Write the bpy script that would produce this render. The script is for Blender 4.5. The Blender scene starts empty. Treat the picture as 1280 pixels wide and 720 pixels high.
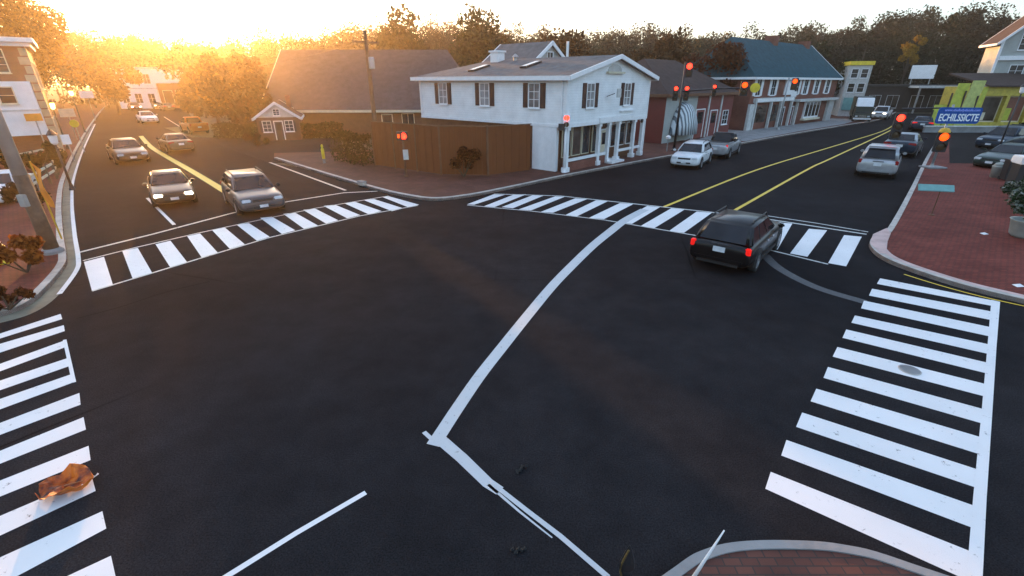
import bpy, bmesh, math, random
import numpy as np
from mathutils import Vector, Matrix

S = bpy.context.scene
COL = S.collection
R = math.radians
rnd = random.Random(7)

# ------------------------------------------------------------------ helpers
def link(o, parent=None):
    COL.objects.link(o)
    if parent is not None:
        o.parent = parent
    return o

def tag(o, label=None, cat=None, group=None, kind=None):
    if label: o['label'] = label
    if cat: o['category'] = cat
    if group: o['group'] = group
    if kind: o['kind'] = kind
    return o

def empty(name, loc, label=None, cat=None, rz=0.0, group=None, sc=1.0):
    o = bpy.data.objects.new(name, None)
    o.empty_display_size = 0.3
    o.location = (loc[0], loc[1], loc[2] if len(loc) > 2 else 0.0)
    o.rotation_euler = (0, 0, rz)
    o.scale = (sc, sc, sc)
    link(o)
    return tag(o, label, cat, group)

def copy_tree(o, parent=None):
    c = o.copy(); COL.objects.link(c)
    if parent is not None: c.parent = parent
    for ch in list(o.children):
        copy_tree(ch, c)
    return c

class MB:
    """collects shapes into one mesh; T is applied to every shape added"""
    def __init__(self, T=None):
        self.v = []; self.f = []; self.m = []; self.T = T or Matrix.Identity(4); self.mi = 0
    def add(self, vs, fs, M=None):
        M = self.T @ M if M is not None else self.T
        b = len(self.v)
        self.v += [tuple(M @ Vector(p)) for p in vs]
        self.f += [tuple(b + i for i in f) for f in fs]
        self.m += [self.mi] * len(fs)
        return self
    def box(self, x0, y0, z0, x1, y1, z1, M=None):
        vs = [(x0,y0,z0),(x1,y0,z0),(x1,y1,z0),(x0,y1,z0),(x0,y0,z1),(x1,y0,z1),(x1,y1,z1),(x0,y1,z1)]
        fs = [(0,3,2,1),(4,5,6,7),(0,1,5,4),(1,2,6,5),(2,3,7,6),(3,0,4,7)]
        return self.add(vs, fs, M)
    def cbox(self, c, s, M=None):
        return self.box(c[0]-s[0]/2, c[1]-s[1]/2, c[2]-s[2]/2, c[0]+s[0]/2, c[1]+s[1]/2, c[2]+s[2]/2, M)
    def tube(self, pts, radii, n=8, caps=True):
        pts = [Vector(p) for p in pts]
        if not isinstance(radii, (list, tuple)): radii = [radii]*len(pts)
        vs = []; fs = []
        for i, p in enumerate(pts):
            d = (pts[min(i+1, len(pts)-1)] - pts[max(i-1, 0)]).normalized()
            a = d.orthogonal().normalized() if abs(d.z) < .999 else Vector((1,0,0))
            if abs(d.z) < .999:
                a = d.cross(Vector((0,0,1))).normalized()
            b = d.cross(a)
            for k in range(n):
                t = 2*math.pi*k/n
                vs.append(p + (a*math.cos(t) + b*math.sin(t))*radii[i])
        for i in range(len(pts)-1):
            for k in range(n):
                fs.append((i*n+k, i*n+(k+1)%n, (i+1)*n+(k+1)%n, (i+1)*n+k))
        if caps:
            fs.append(tuple(reversed(range(n)))); fs.append(tuple((len(pts)-1)*n+k for k in range(n)))
        return self.add(vs, fs)
    def lathe(self, prof, n=14, M=None):
        """prof = [(r, z)...] round z"""
        vs = []; fs = []
        for r, z in prof:
            for k in range(n):
                t = 2*math.pi*k/n
                vs.append((r*math.cos(t), r*math.sin(t), z))
        for i in range(len(prof)-1):
            for k in range(n):
                fs.append((i*n+k, i*n+(k+1)%n, (i+1)*n+(k+1)%n, (i+1)*n+k))
        fs.append(tuple(reversed(range(n)))); fs.append(tuple((len(prof)-1)*n+k for k in range(n)))
        return self.add(vs, fs, M)
    def poly(self, pts):
        return self.add(pts, [tuple(range(len(pts)))])
    def prism(self, pts2, y0, y1, M=None):
        """outline in local x-z, extruded along y"""
        n = len(pts2)
        vs = [(p[0], y0, p[1]) for p in pts2] + [(p[0], y1, p[1]) for p in pts2]
        fs = [tuple(range(n)), tuple(reversed(range(n, 2*n)))]
        fs += [(i, i+n, (i+1)%n+n, (i+1)%n) for i in range(n)]
        return self.add(vs, fs, M)
    def build(self, name, mats, parent=None, smooth=False, bevel=0.0, tri=False, subsurf=0):
        me = bpy.data.meshes.new(name)
        me.from_pydata(self.v, [], self.f)
        if not isinstance(mats, (list, tuple)): mats = [mats]
        for m in mats: me.materials.append(m)
        if len(mats) > 1: me.polygons.foreach_set('material_index', self.m)
        bm = bmesh.new(); bm.from_mesh(me)
        if tri: bmesh.ops.triangulate(bm, faces=[f for f in bm.faces if len(f.verts) > 4])
        bmesh.ops.recalc_face_normals(bm, faces=bm.faces)
        if bevel: bmesh.ops.bevel(bm, geom=bm.edges[:], offset=bevel, segments=2, affect='EDGES', clamp_overlap=True)
        bm.to_mesh(me); bm.free()
        if smooth: me.polygons.foreach_set('use_smooth', [True]*len(me.polygons))
        me.update()
        o = bpy.data.objects.new(name, me)
        if subsurf:
            s = o.modifiers.new('s', 'SUBSURF'); s.levels = s.render_levels = subsurf
        return link(o, parent)

def quads(name, V, mats, parent=None, midx=None):
    """fast mesh of N loose quads; V is (N,4,3)"""
    n = len(V); me = bpy.data.meshes.new(name)
    me.vertices.add(n*4); me.vertices.foreach_set('co', np.asarray(V, np.float32).ravel())
    me.loops.add(n*4); me.loops.foreach_set('vertex_index', np.arange(n*4, dtype=np.int32))
    me.polygons.add(n); me.polygons.foreach_set('loop_start', np.arange(0, n*4, 4, dtype=np.int32))
    if not isinstance(mats, (list, tuple)): mats = [mats]
    for m in mats: me.materials.append(m)
    if midx is not None: me.polygons.foreach_set('material_index', np.asarray(midx, np.int32))
    me.update(calc_edges=True); me.validate()
    return link(bpy.data.objects.new(name, me), parent)

# ------------------------------------------------------------------ materials
class NT:
    def __init__(self, name):
        self.mat = bpy.data.materials.new(name); self.mat.use_nodes = True
        self.t = self.mat.node_tree; self.b = self.t.nodes['Principled BSDF']
        self.out = self.t.nodes['Material Output']
    def n(self, typ, **kw):
        x = self.t.nodes.new(typ)
        for k, v in kw.items():
            if k.startswith('_'): setattr(x, k[1:], v)
            else: x.inputs[k.replace('__', ' ')].default_value = v
        return x
    def l(self, a, b): self.t.links.new(a, b)
    def noise(self, scale, detail=4, co='Object', rough=.55):
        tc = self.n('ShaderNodeTexCoord'); x = self.n('ShaderNodeTexNoise', Scale=scale, Detail=detail, Roughness=rough)
        self.l(tc.outputs[co], x.inputs['Vector']); return x.outputs['Fac']
    def ramp(self, fac, stops):
        x = self.n('ShaderNodeValToRGB'); e = x.color_ramp.elements
        while len(e) < len(stops): e.new(.5)
        for el, (p, c) in zip(e, stops):
            el.position = p; el.color = (*c, 1) if len(c) == 3 else c
        self.l(fac, x.inputs['Fac']); return x.outputs['Color']
    def mix(self, fac, a, b, mode='MIX'):
        x = self.n('ShaderNodeMix', _data_type='RGBA', _blend_type=mode)
        for s, v in ((x.inputs[0], fac), (x.inputs[6], a), (x.inputs[7], b)):
            if isinstance(v, (int, float)): s.default_value = v
            elif isinstance(v, tuple): s.default_value = (*v, 1)
            else: self.l(v, s)
        return x.outputs[2]
    def bump(self, fac, strength=.3, dist=.02):
        x = self.n('ShaderNodeBump', Strength=strength, Distance=dist); self.l(fac, x.inputs['Height'])
        self.l(x.outputs['Normal'], self.b.inputs['Normal'])

def hexmul(c, k): return tuple(min(1, x*k) for x in c)

def plain(name, c, rough=.6, metal=0.0, var=.18, scale=2.5, spec=.5, coat=0.0, bump=0.0):
    m = NT(name); f = m.noise(scale, 5)
    m.l(m.ramp(f, [(.3, hexmul(c, 1-var)), (.7, hexmul(c, 1+var))]), m.b.inputs['Base Color'])
    m.b.inputs['Roughness'].default_value = rough; m.b.inputs['Metallic'].default_value = metal
    m.b.inputs['Specular IOR Level'].default_value = spec; m.b.inputs['Coat Weight'].default_value = coat
    if bump: m.bump(m.noise(scale*12, 3), bump, .02)
    return m.mat

def glow(name, c, strength):
    m = NT(name); m.b.inputs['Base Color'].default_value = (*c, 1)
    m.b.inputs['Emission Color'].default_value = (*c, 1); m.b.inputs['Emission Strength'].default_value = strength
    m.b.inputs['Roughness'].default_value = .3
    return m.mat

def asphalt(name, c=(.0192,.0188,.0208)):
    m = NT(name)
    big = m.noise(.12, 5); mid = m.noise(1.1, 6, rough=.7); fine = m.noise(45, 3)
    col = m.ramp(big, [(.32, hexmul(c, .78)), (.5, c), (.68, hexmul(c, 1.25))])
    col = m.mix(.55, col, m.ramp(mid, [(.3, (.5,.5,.5)), (.7, (1.45,1.43,1.4))]), 'MULTIPLY')
    col = m.mix(.6, col, m.ramp(fine, [(.35, (.45,.45,.45)), (.68, (1.9,1.9,1.9))]), 'MULTIPLY')
    # fine cracks
    tc = m.n('ShaderNodeTexCoord'); nz = m.n('ShaderNodeTexNoise', Scale=1.2, Detail=4)
    m.l(tc.outputs['Object'], nz.inputs['Vector'])
    wv = m.mix(.06, tc.outputs['Object'], nz.outputs['Color'], 'LINEAR_LIGHT')
    vo = m.n('ShaderNodeTexVoronoi', _feature='DISTANCE_TO_EDGE', Scale=.13); m.l(wv, vo.inputs['Vector'])
    crack = m.ramp(vo.outputs['Distance'], [(.0, (.2,.2,.2)), (.005, (1,1,1))])
    msk = m.ramp(m.noise(.07, 2), [(.5, (0,0,0)), (.6, (1,1,1))])
    col = m.mix(msk, col, m.mix(1.0, col, crack, 'MULTIPLY'))
    m.l(col, m.b.inputs['Base Color'])
    m.l(m.ramp(mid, [(.3, (.8,)*3), (.7, (.95,)*3)]), m.b.inputs['Roughness'])
    m.b.inputs['Specular IOR Level'].default_value = .012
    m.bump(fine, .22, .012)
    return m.mat

def paint_line(name, c, wear=.415):
    m = NT(name); w = m.noise(7, 8, rough=.75); w2 = m.noise(.8, 3)
    dirt = m.mix(.35, c, m.ramp(w2, [(.3, hexmul(c, .72)), (.7, c)]))
    col = m.mix(m.ramp(w, [(wear-.1, (1,1,1)), (wear-.02, (0,0,0))]), dirt, (.07,.07,.07))
    m.l(col, m.b.inputs['Base Color']); m.b.inputs['Roughness'].default_value = .6
    m.bump(m.noise(60, 3), .15, .01)
    return m.mat

def bricks(name, c1, c2, mortar, scale=1.0, w=.21, h=.07, vertical=False, rough=.8, mort=.01):
    m = NT(name); tc = m.n('ShaderNodeTexCoord'); v = tc.outputs['Object']
    if vertical:
        sp = m.n('ShaderNodeSeparateXYZ'); m.l(v, sp.inputs[0])
        ad = m.n('ShaderNodeMath', _operation='ADD'); m.l(sp.outputs[0], ad.inputs[0]); m.l(sp.outputs[1], ad.inputs[1])
        cb = m.n('ShaderNodeCombineXYZ'); m.l(ad.outputs[0], cb.inputs[0]); m.l(sp.outputs[2], cb.inputs[1]); v = cb.outputs[0]
    b = m.n('ShaderNodeTexBrick', Scale=scale, Mortar__Size=mort)
    b.inputs['Brick Width'].default_value = w; b.inputs['Row Height'].default_value = h
    b.inputs['Color1'].default_value = (*c1, 1); b.inputs['Color2'].default_value = (*c2, 1); b.inputs['Mortar'].default_value = (*mortar, 1)
    m.l(v, b.inputs['Vector'])
    col = m.mix(.6, b.outputs['Color'], m.ramp(m.noise(.7, 5), [(.3, (.6,.6,.6)), (.7, (1.3,1.3,1.3))]), 'MULTIPLY')
    m.l(col, m.b.inputs['Base Color']); m.b.inputs['Roughness'].default_value = rough; m.b.inputs['Specular IOR Level'].default_value = .08
    m.bump(b.outputs['Fac'], -.25, .02)
    return m.mat

def lap(name, c, step=.16, vertical=False, rough=.6):
    """painted lap siding / boards: bands along z (or along x+y)"""
    m = NT(name); tc = m.n('ShaderNodeTexCoord'); sp = m.n('ShaderNodeSeparateXYZ'); m.l(tc.outputs['Object'], sp.inputs[0])
    if vertical:
        ad = m.n('ShaderNodeMath', _operation='ADD'); m.l(sp.outputs[0], ad.inputs[0]); m.l(sp.outputs[1], ad.inputs[1]); src = ad.outputs[0]
    else: src = sp.outputs[2]
    d = m.n('ShaderNodeMath', _operation='DIVIDE'); m.l(src, d.inputs[0]); d.inputs[1].default_value = step
    fr = m.n('ShaderNodeMath', _operation='FRACT'); m.l(d.outputs[0], fr.inputs[0])
    line = m.ramp(fr.outputs[0], [(.0, (.62,)*3), (.09, (1,)*3)])
    base = m.ramp(m.noise(1.2, 5), [(.3, hexmul(c, .88)), (.7, hexmul(c, 1.06))])
    m.l(m.mix(.8, base, line, 'MULTIPLY'), m.b.inputs['Base Color']); m.b.inputs['Roughness'].default_value = rough
    m.bump(fr.outputs[0], .35, .03)
    return m.mat

def shingle(name, c):
    m = NT(name); tc = m.n('ShaderNodeTexCoord'); sp = m.n('ShaderNodeSeparateXYZ'); m.l(tc.outputs['Object'], sp.inputs[0])
    d = m.n('ShaderNodeMath', _operation='DIVIDE'); m.l(sp.outputs[2], d.inputs[0]); d.inputs[1].default_value = .09
    fr = m.n('ShaderNodeMath', _operation='FRACT'); m.l(d.outputs[0], fr.inputs[0])
    line = m.ramp(fr.outputs[0], [(.0, (.7,)*3), (.2, (1,)*3)])
    base = m.ramp(m.noise(1.6, 6, rough=.7), [(.3, hexmul(c, .7)), (.7, hexmul(c, 1.25))])
    m.l(m.mix(.7, base, line, 'MULTIPLY'), m.b.inputs['Base Color']); m.b.inputs['Roughness'].default_value = .9; m.b.inputs['Specular IOR Level'].default_value = .1
    m.bump(m.noise(14, 4), .3, .03)
    return m.mat

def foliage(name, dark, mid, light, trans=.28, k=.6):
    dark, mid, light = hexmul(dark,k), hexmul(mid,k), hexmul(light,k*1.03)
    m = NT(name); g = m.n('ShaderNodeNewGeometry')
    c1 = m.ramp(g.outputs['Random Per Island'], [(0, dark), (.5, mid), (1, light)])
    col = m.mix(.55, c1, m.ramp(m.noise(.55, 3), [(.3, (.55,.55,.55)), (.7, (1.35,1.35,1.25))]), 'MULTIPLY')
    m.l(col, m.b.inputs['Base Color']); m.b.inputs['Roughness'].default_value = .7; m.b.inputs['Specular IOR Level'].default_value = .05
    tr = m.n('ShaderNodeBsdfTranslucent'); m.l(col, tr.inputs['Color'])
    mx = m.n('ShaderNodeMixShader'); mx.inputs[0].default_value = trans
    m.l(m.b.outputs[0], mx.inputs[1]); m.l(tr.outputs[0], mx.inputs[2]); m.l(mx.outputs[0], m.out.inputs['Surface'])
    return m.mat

def glassy(name, c=(.02,.025,.03), rough=.05):
    m = NT(name); f = m.noise(.9, 2)
    m.l(m.ramp(f, [(.35, hexmul(c, .6)), (.65, hexmul(c, 1.6))]), m.b.inputs['Base Color'])
    m.b.inputs['Roughness'].default_value = rough; m.b.inputs['Specular IOR Level'].default_value = .35
    return m.mat

def carpaint(name, c, metal=.0, rough=.28):
    m = NT(name); f = m.noise(3, 4)
    m.l(m.ramp(f, [(.3, hexmul(c, .86)), (.7, hexmul(c, 1.1))]), m.b.inputs['Base Color'])
    m.b.inputs['Metallic'].default_value = metal; m.b.inputs['Roughness'].default_value = rough
    m.b.inputs['Coat Weight'].default_value = .12; m.b.inputs['Specular IOR Level'].default_value = .3; m.b.inputs['Coat Roughness'].default_value = .06
    return m.mat

M = dict(
    asphalt=asphalt('asphalt'), lot=asphalt('lot_asphalt', (.026,.025,.026)),
    white=paint_line('road_white', (.74,.74,.74)), offwhite=paint_line('road_white_worn', (.55,.55,.52), .46),
    greyline=paint_line('road_white_aged', (.50,.53,.55), .42), seam=plain('seam_tar', (.008,.008,.008), .95, spec=.0),
    ghost=paint_line('road_ghost_line', (.042,.042,.046), .5),
    yellow=paint_line('road_yellow', (.74,.50,.03), .40),
    brick=bricks('brick_paving', (.15,.036,.027), (.20,.05,.036), (.05,.03,.026), 1, .22, .11),
    brickdark=bricks('brick_paving_dark', (.10,.045,.036), (.14,.06,.045), (.06,.045,.04), 1, .22, .11),
    kerb=plain('kerb_concrete', (.42,.38,.34), .8, var=.25, scale=3, bump=.3),
    kerbpink=plain('ramp_concrete', (.48,.34,.31), .8, var=.2, scale=2, bump=.3),
    concrete=plain('concrete', (.23,.23,.23), .85, var=.25, scale=1.2, bump=.3),
    ground=plain('ground', (.055,.05,.026), .95, var=.45, scale=.25, bump=.5),
    grass=plain('grass', (.06,.07,.02), .95, var=.45, scale=1.5, bump=.6),
    gutter=plain('gutter', (.16,.16,.12), .85, var=.3, scale=2, bump=.3),
    siding=lap('white_siding', (.86,.87,.87)), whitep=plain('white_paint', (.78,.78,.78), .5, var=.06),
    tan=plain('tan_stone', (.42,.33,.22), .8), cream=plain('cream_paint', (.62,.55,.40), .6, var=.12),
    greysid=lap('grey_siding', (.36,.38,.36)), trimgrey=plain('trim_grey', (.5,.5,.48), .6),
    roofgrey=shingle('roof_grey', (.13,.135,.14)), roofbarn=shingle('roof_mauve_grey', (.062,.064,.072)),
    roofbrown=shingle('roof_brown', (.06,.045,.042)), roofteal=shingle('roof_teal', (.018,.07,.092)),
    redbrick=bricks('wall_brick', (.17,.055,.04), (.22,.07,.05), (.16,.12,.1), 1, .22, .075, True),
    warmbrick=bricks('wall_brick_warm', (.24,.08,.045), (.29,.10,.06), (.2,.13,.1), 1, .22, .075, True),
    darkred=lap('dark_red_boards', (.16,.03,.025), .2, True),
    brownboard=lap('brown_boards', (.15,.045,.011), .15, True, .9), brownwall=plain('brown_wall', (.13,.06,.03), .8),
    shutter=lap('shutter_dark', (.045,.022,.018), .07), darkwood=plain('dark_wood', (.04,.03,.025), .8),
    poleb=plain('pole_wood', (.11,.075,.05), .85, var=.35, scale=4, bump=.4), poleg=plain('pole_grey', (.30,.31,.29), .6, var=.15),
    steel=plain('galvanised', (.35,.36,.36), .45, .6), black=plain('black_metal', (.018,.018,.02), .45),
    sigyellow=plain('signal_yellow', (.55,.33,.02), .5), shopyellow=plain('shop_yellow', (.46,.36,.045), .6, var=.25), bright=plain('bright_yellow', (.72,.55,.03), .5),
    yellowgreen=plain('yellow_green_board', (.40,.42,.035), .6, var=.2), yellowgreen2=plain('yellow_green_faded', (.42,.44,.12), .6, var=.2),
    orange=plain('orange_cloth', (.75,.25,.02), .7), teal=plain('teal_board', (.16,.34,.33), .5),
    blue=plain('sign_blue', (.003,.07,.30), .55, var=.08, spec=.2), gilt=plain('gilt', (.10,.065,.018), .5), letter=plain('sign_letters', (.78,.84,.88), .5, var=.03),
    skyletter=plain('sign_small_letters', (.25,.35,.85), .5, var=.03),
    glass=glassy('window_glass'), glasslite=glassy('window_curtain', (.22,.22,.22), .12), carglass=glassy('car_glass', (.012,.014,.018), .04),
    shopdark=glassy('shop_glass', (.05,.04,.035), .08), warmshop=plain('shop_interior', (.16,.05,.03), .6),
    tyre=plain('tyre', (.015,.015,.015), .85), rim=plain('rim', (.4,.4,.42), .3, .8), chrome=plain('chrome', (.5,.5,.52), .15, .9, var=.05),
    trim=plain('black_trim', (.012,.012,.012), .55), plate=plain('licence_plate', (.62,.64,.66), .5),
    lens=plain('headlight_lens', (.75,.77,.8), .08, .2, spec=.8), tail=plain('taillight', (.30,.008,.008), .2, spec=.7),
    headon=glow('headlight_on', (1,.88,.66), 3.5), tailon=glow('taillight_on', (1,.015,.01), .12),
    red=glow('signal_red_lit', (1,.02,.008), 2.6), orangeon=glow('signal_amber_lit', (1,.06,.002), .85), hand=glow('walk_hand_lit', (1,.05,.01), 4),
    lampon=glow('lamp_lit', (1,.62,.12), 5), lensoff=plain('signal_lens_off', (.05,.03,.01), .3),
    bark=plain('bark', (.06,.045,.032), .9, var=.3, scale=5, bump=.6),
    pot=plain('planter', (.30,.32,.29), .8), wire=plain('wire', (.02,.02,.02), .6),
)
FO = dict(
    olive=foliage('leaves_olive', (.022,.026,.008), (.045,.05,.014), (.09,.085,.025)),
    brown=foliage('leaves_brown', (.03,.018,.009), (.065,.036,.014), (.12,.06,.02)),
    green=foliage('leaves_green', (.014,.026,.008), (.032,.05,.014), (.07,.085,.025)),
    gold=foliage('leaves_gold', (.09,.05,.008), (.22,.12,.012), (.36,.2,.02)),
    rust=foliage('leaves_rust', (.05,.016,.01), (.10,.032,.016), (.17,.06,.025)),
    amber=foliage('leaves_amber', (.08,.045,.012), (.16,.09,.02), (.3,.17,.035)),
    dark=foliage('leaves_dark', (.012,.02,.008), (.024,.035,.012), (.045,.055,.02)),
    hedge=foliage('leaves_hedge', (.018,.024,.006), (.036,.042,.01), (.06,.062,.016)),
    fire=foliage('leaves_fire', (.16,.04,.012), (.34,.09,.02), (.5,.16,.03)),
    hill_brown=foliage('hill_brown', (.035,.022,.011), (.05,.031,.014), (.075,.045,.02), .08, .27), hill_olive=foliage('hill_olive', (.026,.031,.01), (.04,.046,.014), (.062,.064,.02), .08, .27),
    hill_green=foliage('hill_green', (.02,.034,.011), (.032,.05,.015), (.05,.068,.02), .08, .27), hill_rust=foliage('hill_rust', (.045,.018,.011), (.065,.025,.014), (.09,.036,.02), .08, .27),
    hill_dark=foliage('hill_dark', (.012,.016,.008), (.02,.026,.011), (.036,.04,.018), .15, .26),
    goldbright=foliage('leaves_bright_gold', (.16,.09,.01), (.30,.17,.015), (.42,.25,.03), .3, 1.0),
    flower=foliage('flowers_white', (.03,.07,.03), (.05,.10,.04), (.6,.65,.6)),
)

# ------------------------------------------------------------------ vegetation
def leaf_quads(c, size, g, flat=.0):
    n = len(c)
    a = g.normal(size=(n,3)); a /= np.linalg.norm(a, axis=1)[:,None]
    b = g.normal(size=(n,3)); b -= (a*b).sum(1)[:,None]*a; b /= np.linalg.norm(b, axis=1)[:,None]
    s = (size*g.uniform(.6,1.3,n))[:,None]
    a = a*s; b = b*s*.62
    return np.stack([c-a, c+b*.9-a*.1, c+a, c-b*.9+a*.1], 1)

def crown_points(g, n, r, h, base, lobes=12, fill=.5):
    """uneven crown: clumps spread through an ellipsoid"""
    cs = g.normal(size=(lobes,3)); cs /= np.linalg.norm(cs, axis=1)[:,None]
    cs *= (g.uniform(.25,.8,lobes)**.6)[:,None]
    cs = cs*np.array([r, r, h/2]) + np.array([0,0,base+h/2])
    cr = g.uniform(.26,.5,lobes)*min(r, h/2)*1.05
    k = g.integers(0, lobes, n)
    d = g.normal(size=(n,3)); d /= np.linalg.norm(d, axis=1)[:,None]
    rad = g.uniform(fill,1.05,n)
    return cs[k] + d*(cr[k]*rad)[:,None], cs

def tree_mesh(seed, r, h, base, n, size, leafmat, lobes=13, bare=0.0):
    """returns (trunk object, crown object), unparented, built round the origin"""
    g = np.random.default_rng(seed); rr = random.Random(seed)
    pts, cs = crown_points(g, n, r, h, base, lobes)
    tb = MB(); top = base + h*.72
    tb.tube([(0,0,-.3), (rr.uniform(-.1,.1),0,base*.6), (rr.uniform(-.3,.3),rr.uniform(-.3,.3),base+h*.3), (0,0,top)],
            [.035*r+.14, .028*r+.1, .02*r+.06, .03], 8)
    for c in cs[:9]:
        z0 = base*.7 + (c[2]-base)*.35
        tb.tube([(0,0,z0), (c[0]*.5, c[1]*.5, z0+(c[2]-z0)*.65), tuple(c)], [.1+.012*r, .06, .02], 5)
    t = tb.build('trunk', M['bark'], smooth=True)
    c = quads('crown', leaf_quads(pts, size, g), leafmat)
    return t, c

PROTO = {}
def tree(name, loc, label, key, seed, r, h, base, n, size, lobes=13, group=None, sc=1.0, rz=0.0):
    k = (key, seed, r, h, base, n, size)
    e = empty(name, loc, label, 'tree', rz, group, sc)
    if k not in PROTO:
        t, c = tree_mesh(seed, r, h, base, n, size, FO[key], lobes)
        PROTO[k] = (t, c); t.parent = e; c.parent = e
    else:
        for o in PROTO[k]:
            d = o.copy(); COL.objects.link(d); d.parent = e
    return e

def shrub(name, loc, label, key, r, h, n, size, cat='shrub', group=None, seed=1, lobes=8):
    g = np.random.default_rng(seed)
    e = empty(name, loc, label, cat, 0, group)
    pts, cs = crown_points(g, n, r, h*.9, h*.1, lobes, .35)
    pts[:,2] = np.maximum(pts[:,2], .03)
    quads('foliage', leaf_quads(pts, size, g), FO[key], e)
    b = MB()
    for c in cs[:6]: b.tube([(0,0,0), (c[0]*.6, c[1]*.6, c[2]*.6), tuple(c)], [.03,.02,.008], 5)
    b.build('stem', M['bark'], e)
    return e

def hedge(name, p0, p1, w, h, label, key, n, size, seed=3):
    g = np.random.default_rng(seed)
    a, b = Vector((p0[0], p0[1])), Vector((p1[0], p1[1])); L = (b-a).length; ang = math.atan2((b-a).y, (b-a).x)
    e = empty(name, p0, label, 'hedge', ang)
    P = np.stack([g.uniform(0, L, n), g.uniform(-w/2, w/2, n), g.uniform(.02, h, n)], 1)
    face = g.integers(0, 3, n)                           # push most leaves to the skin
    P[face==0, 1] = np.where(g.random((face==0).sum()) < .5, -w/2, w/2)
    P[face==1, 2] = h
    P += g.normal(size=P.shape)*.07
    P[:,2] = np.maximum(P[:,2] + .12*np.sin(P[:,0]*1.7), .02)
    quads('foliage', leaf_quads(P, size, g), FO[key], e)
    return e
# ------------------------------------------------------------------ vehicles
CARS = {
 # L, W, H, body stations (x, ztop, hw, zbot), cabin (base rear, base front, roof rear, roof front, zbase, wbase, wroof), wheel r, wheel x
 'crossover': dict(L=4.7, W=1.95, H=1.56, st=[(-1,.76,.84,.42),(-.99,.94,.92,.32),(-.95,1.0,.97,.27),(-.6,1.02,1,.22),(0,1.0,1,.22),(.36,.98,1,.22),(.52,.96,1,.22),(.84,.88,.98,.23),(.95,.82,.93,.25),(.985,.72,.87,.3),(1,.56,.8,.38)],
             cab=(-.96,.42,-.70,.06,.96,.92,.70), wr=.36, wx=.60),
 'sedan': dict(L=4.7, W=1.84, H=1.44, st=[(-1,.74,.80,.40),(-.985,.9,.88,.30),(-.93,.99,.95,.25),(-.6,1.0,1,.2),(0,.96,1,.19),(.36,.93,1,.2),(.5,.91,1,.2),(.82,.80,.97,.2),(.94,.73,.9,.22),(.985,.64,.83,.28),(1,.52,.76,.36)],
               cab=(-.72,.40,-.40,.06,.92,.90,.66), wr=.33, wx=.60),
 'suv': dict(L=4.75, W=1.92, H=1.72, st=[(-1,.80,.86,.42),(-.99,1.0,.93,.32),(-.95,1.08,.97,.27),(-.6,1.1,1,.24),(0,1.08,1,.24),(.36,1.06,1,.24),(.52,1.04,1,.24),(.84,.97,.97,.25),(.95,.88,.92,.27),(.985,.78,.86,.32),(1,.6,.8,.40)],
             cab=(-.965,.44,-.80,.10,1.04,.93,.74), wr=.37, wx=.60),
 'pickup': dict(L=5.4, W=1.98, H=1.85, st=[(-1,.86,.90,.46),(-.995,1.08,.95,.40),(-.96,1.14,.98,.36),(-.6,1.14,1,.32),(0,1.13,1,.3),(.36,1.12,1,.3),(.52,1.1,1,.3),(.84,1.06,.98,.3),(.95,1.0,.94,.32),(.985,.9,.9,.36),(1,.7,.84,.44)],
             cab=(-.22,.46,-.14,.18,1.1,.93,.76), wr=.40, wx=.62),
}
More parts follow.
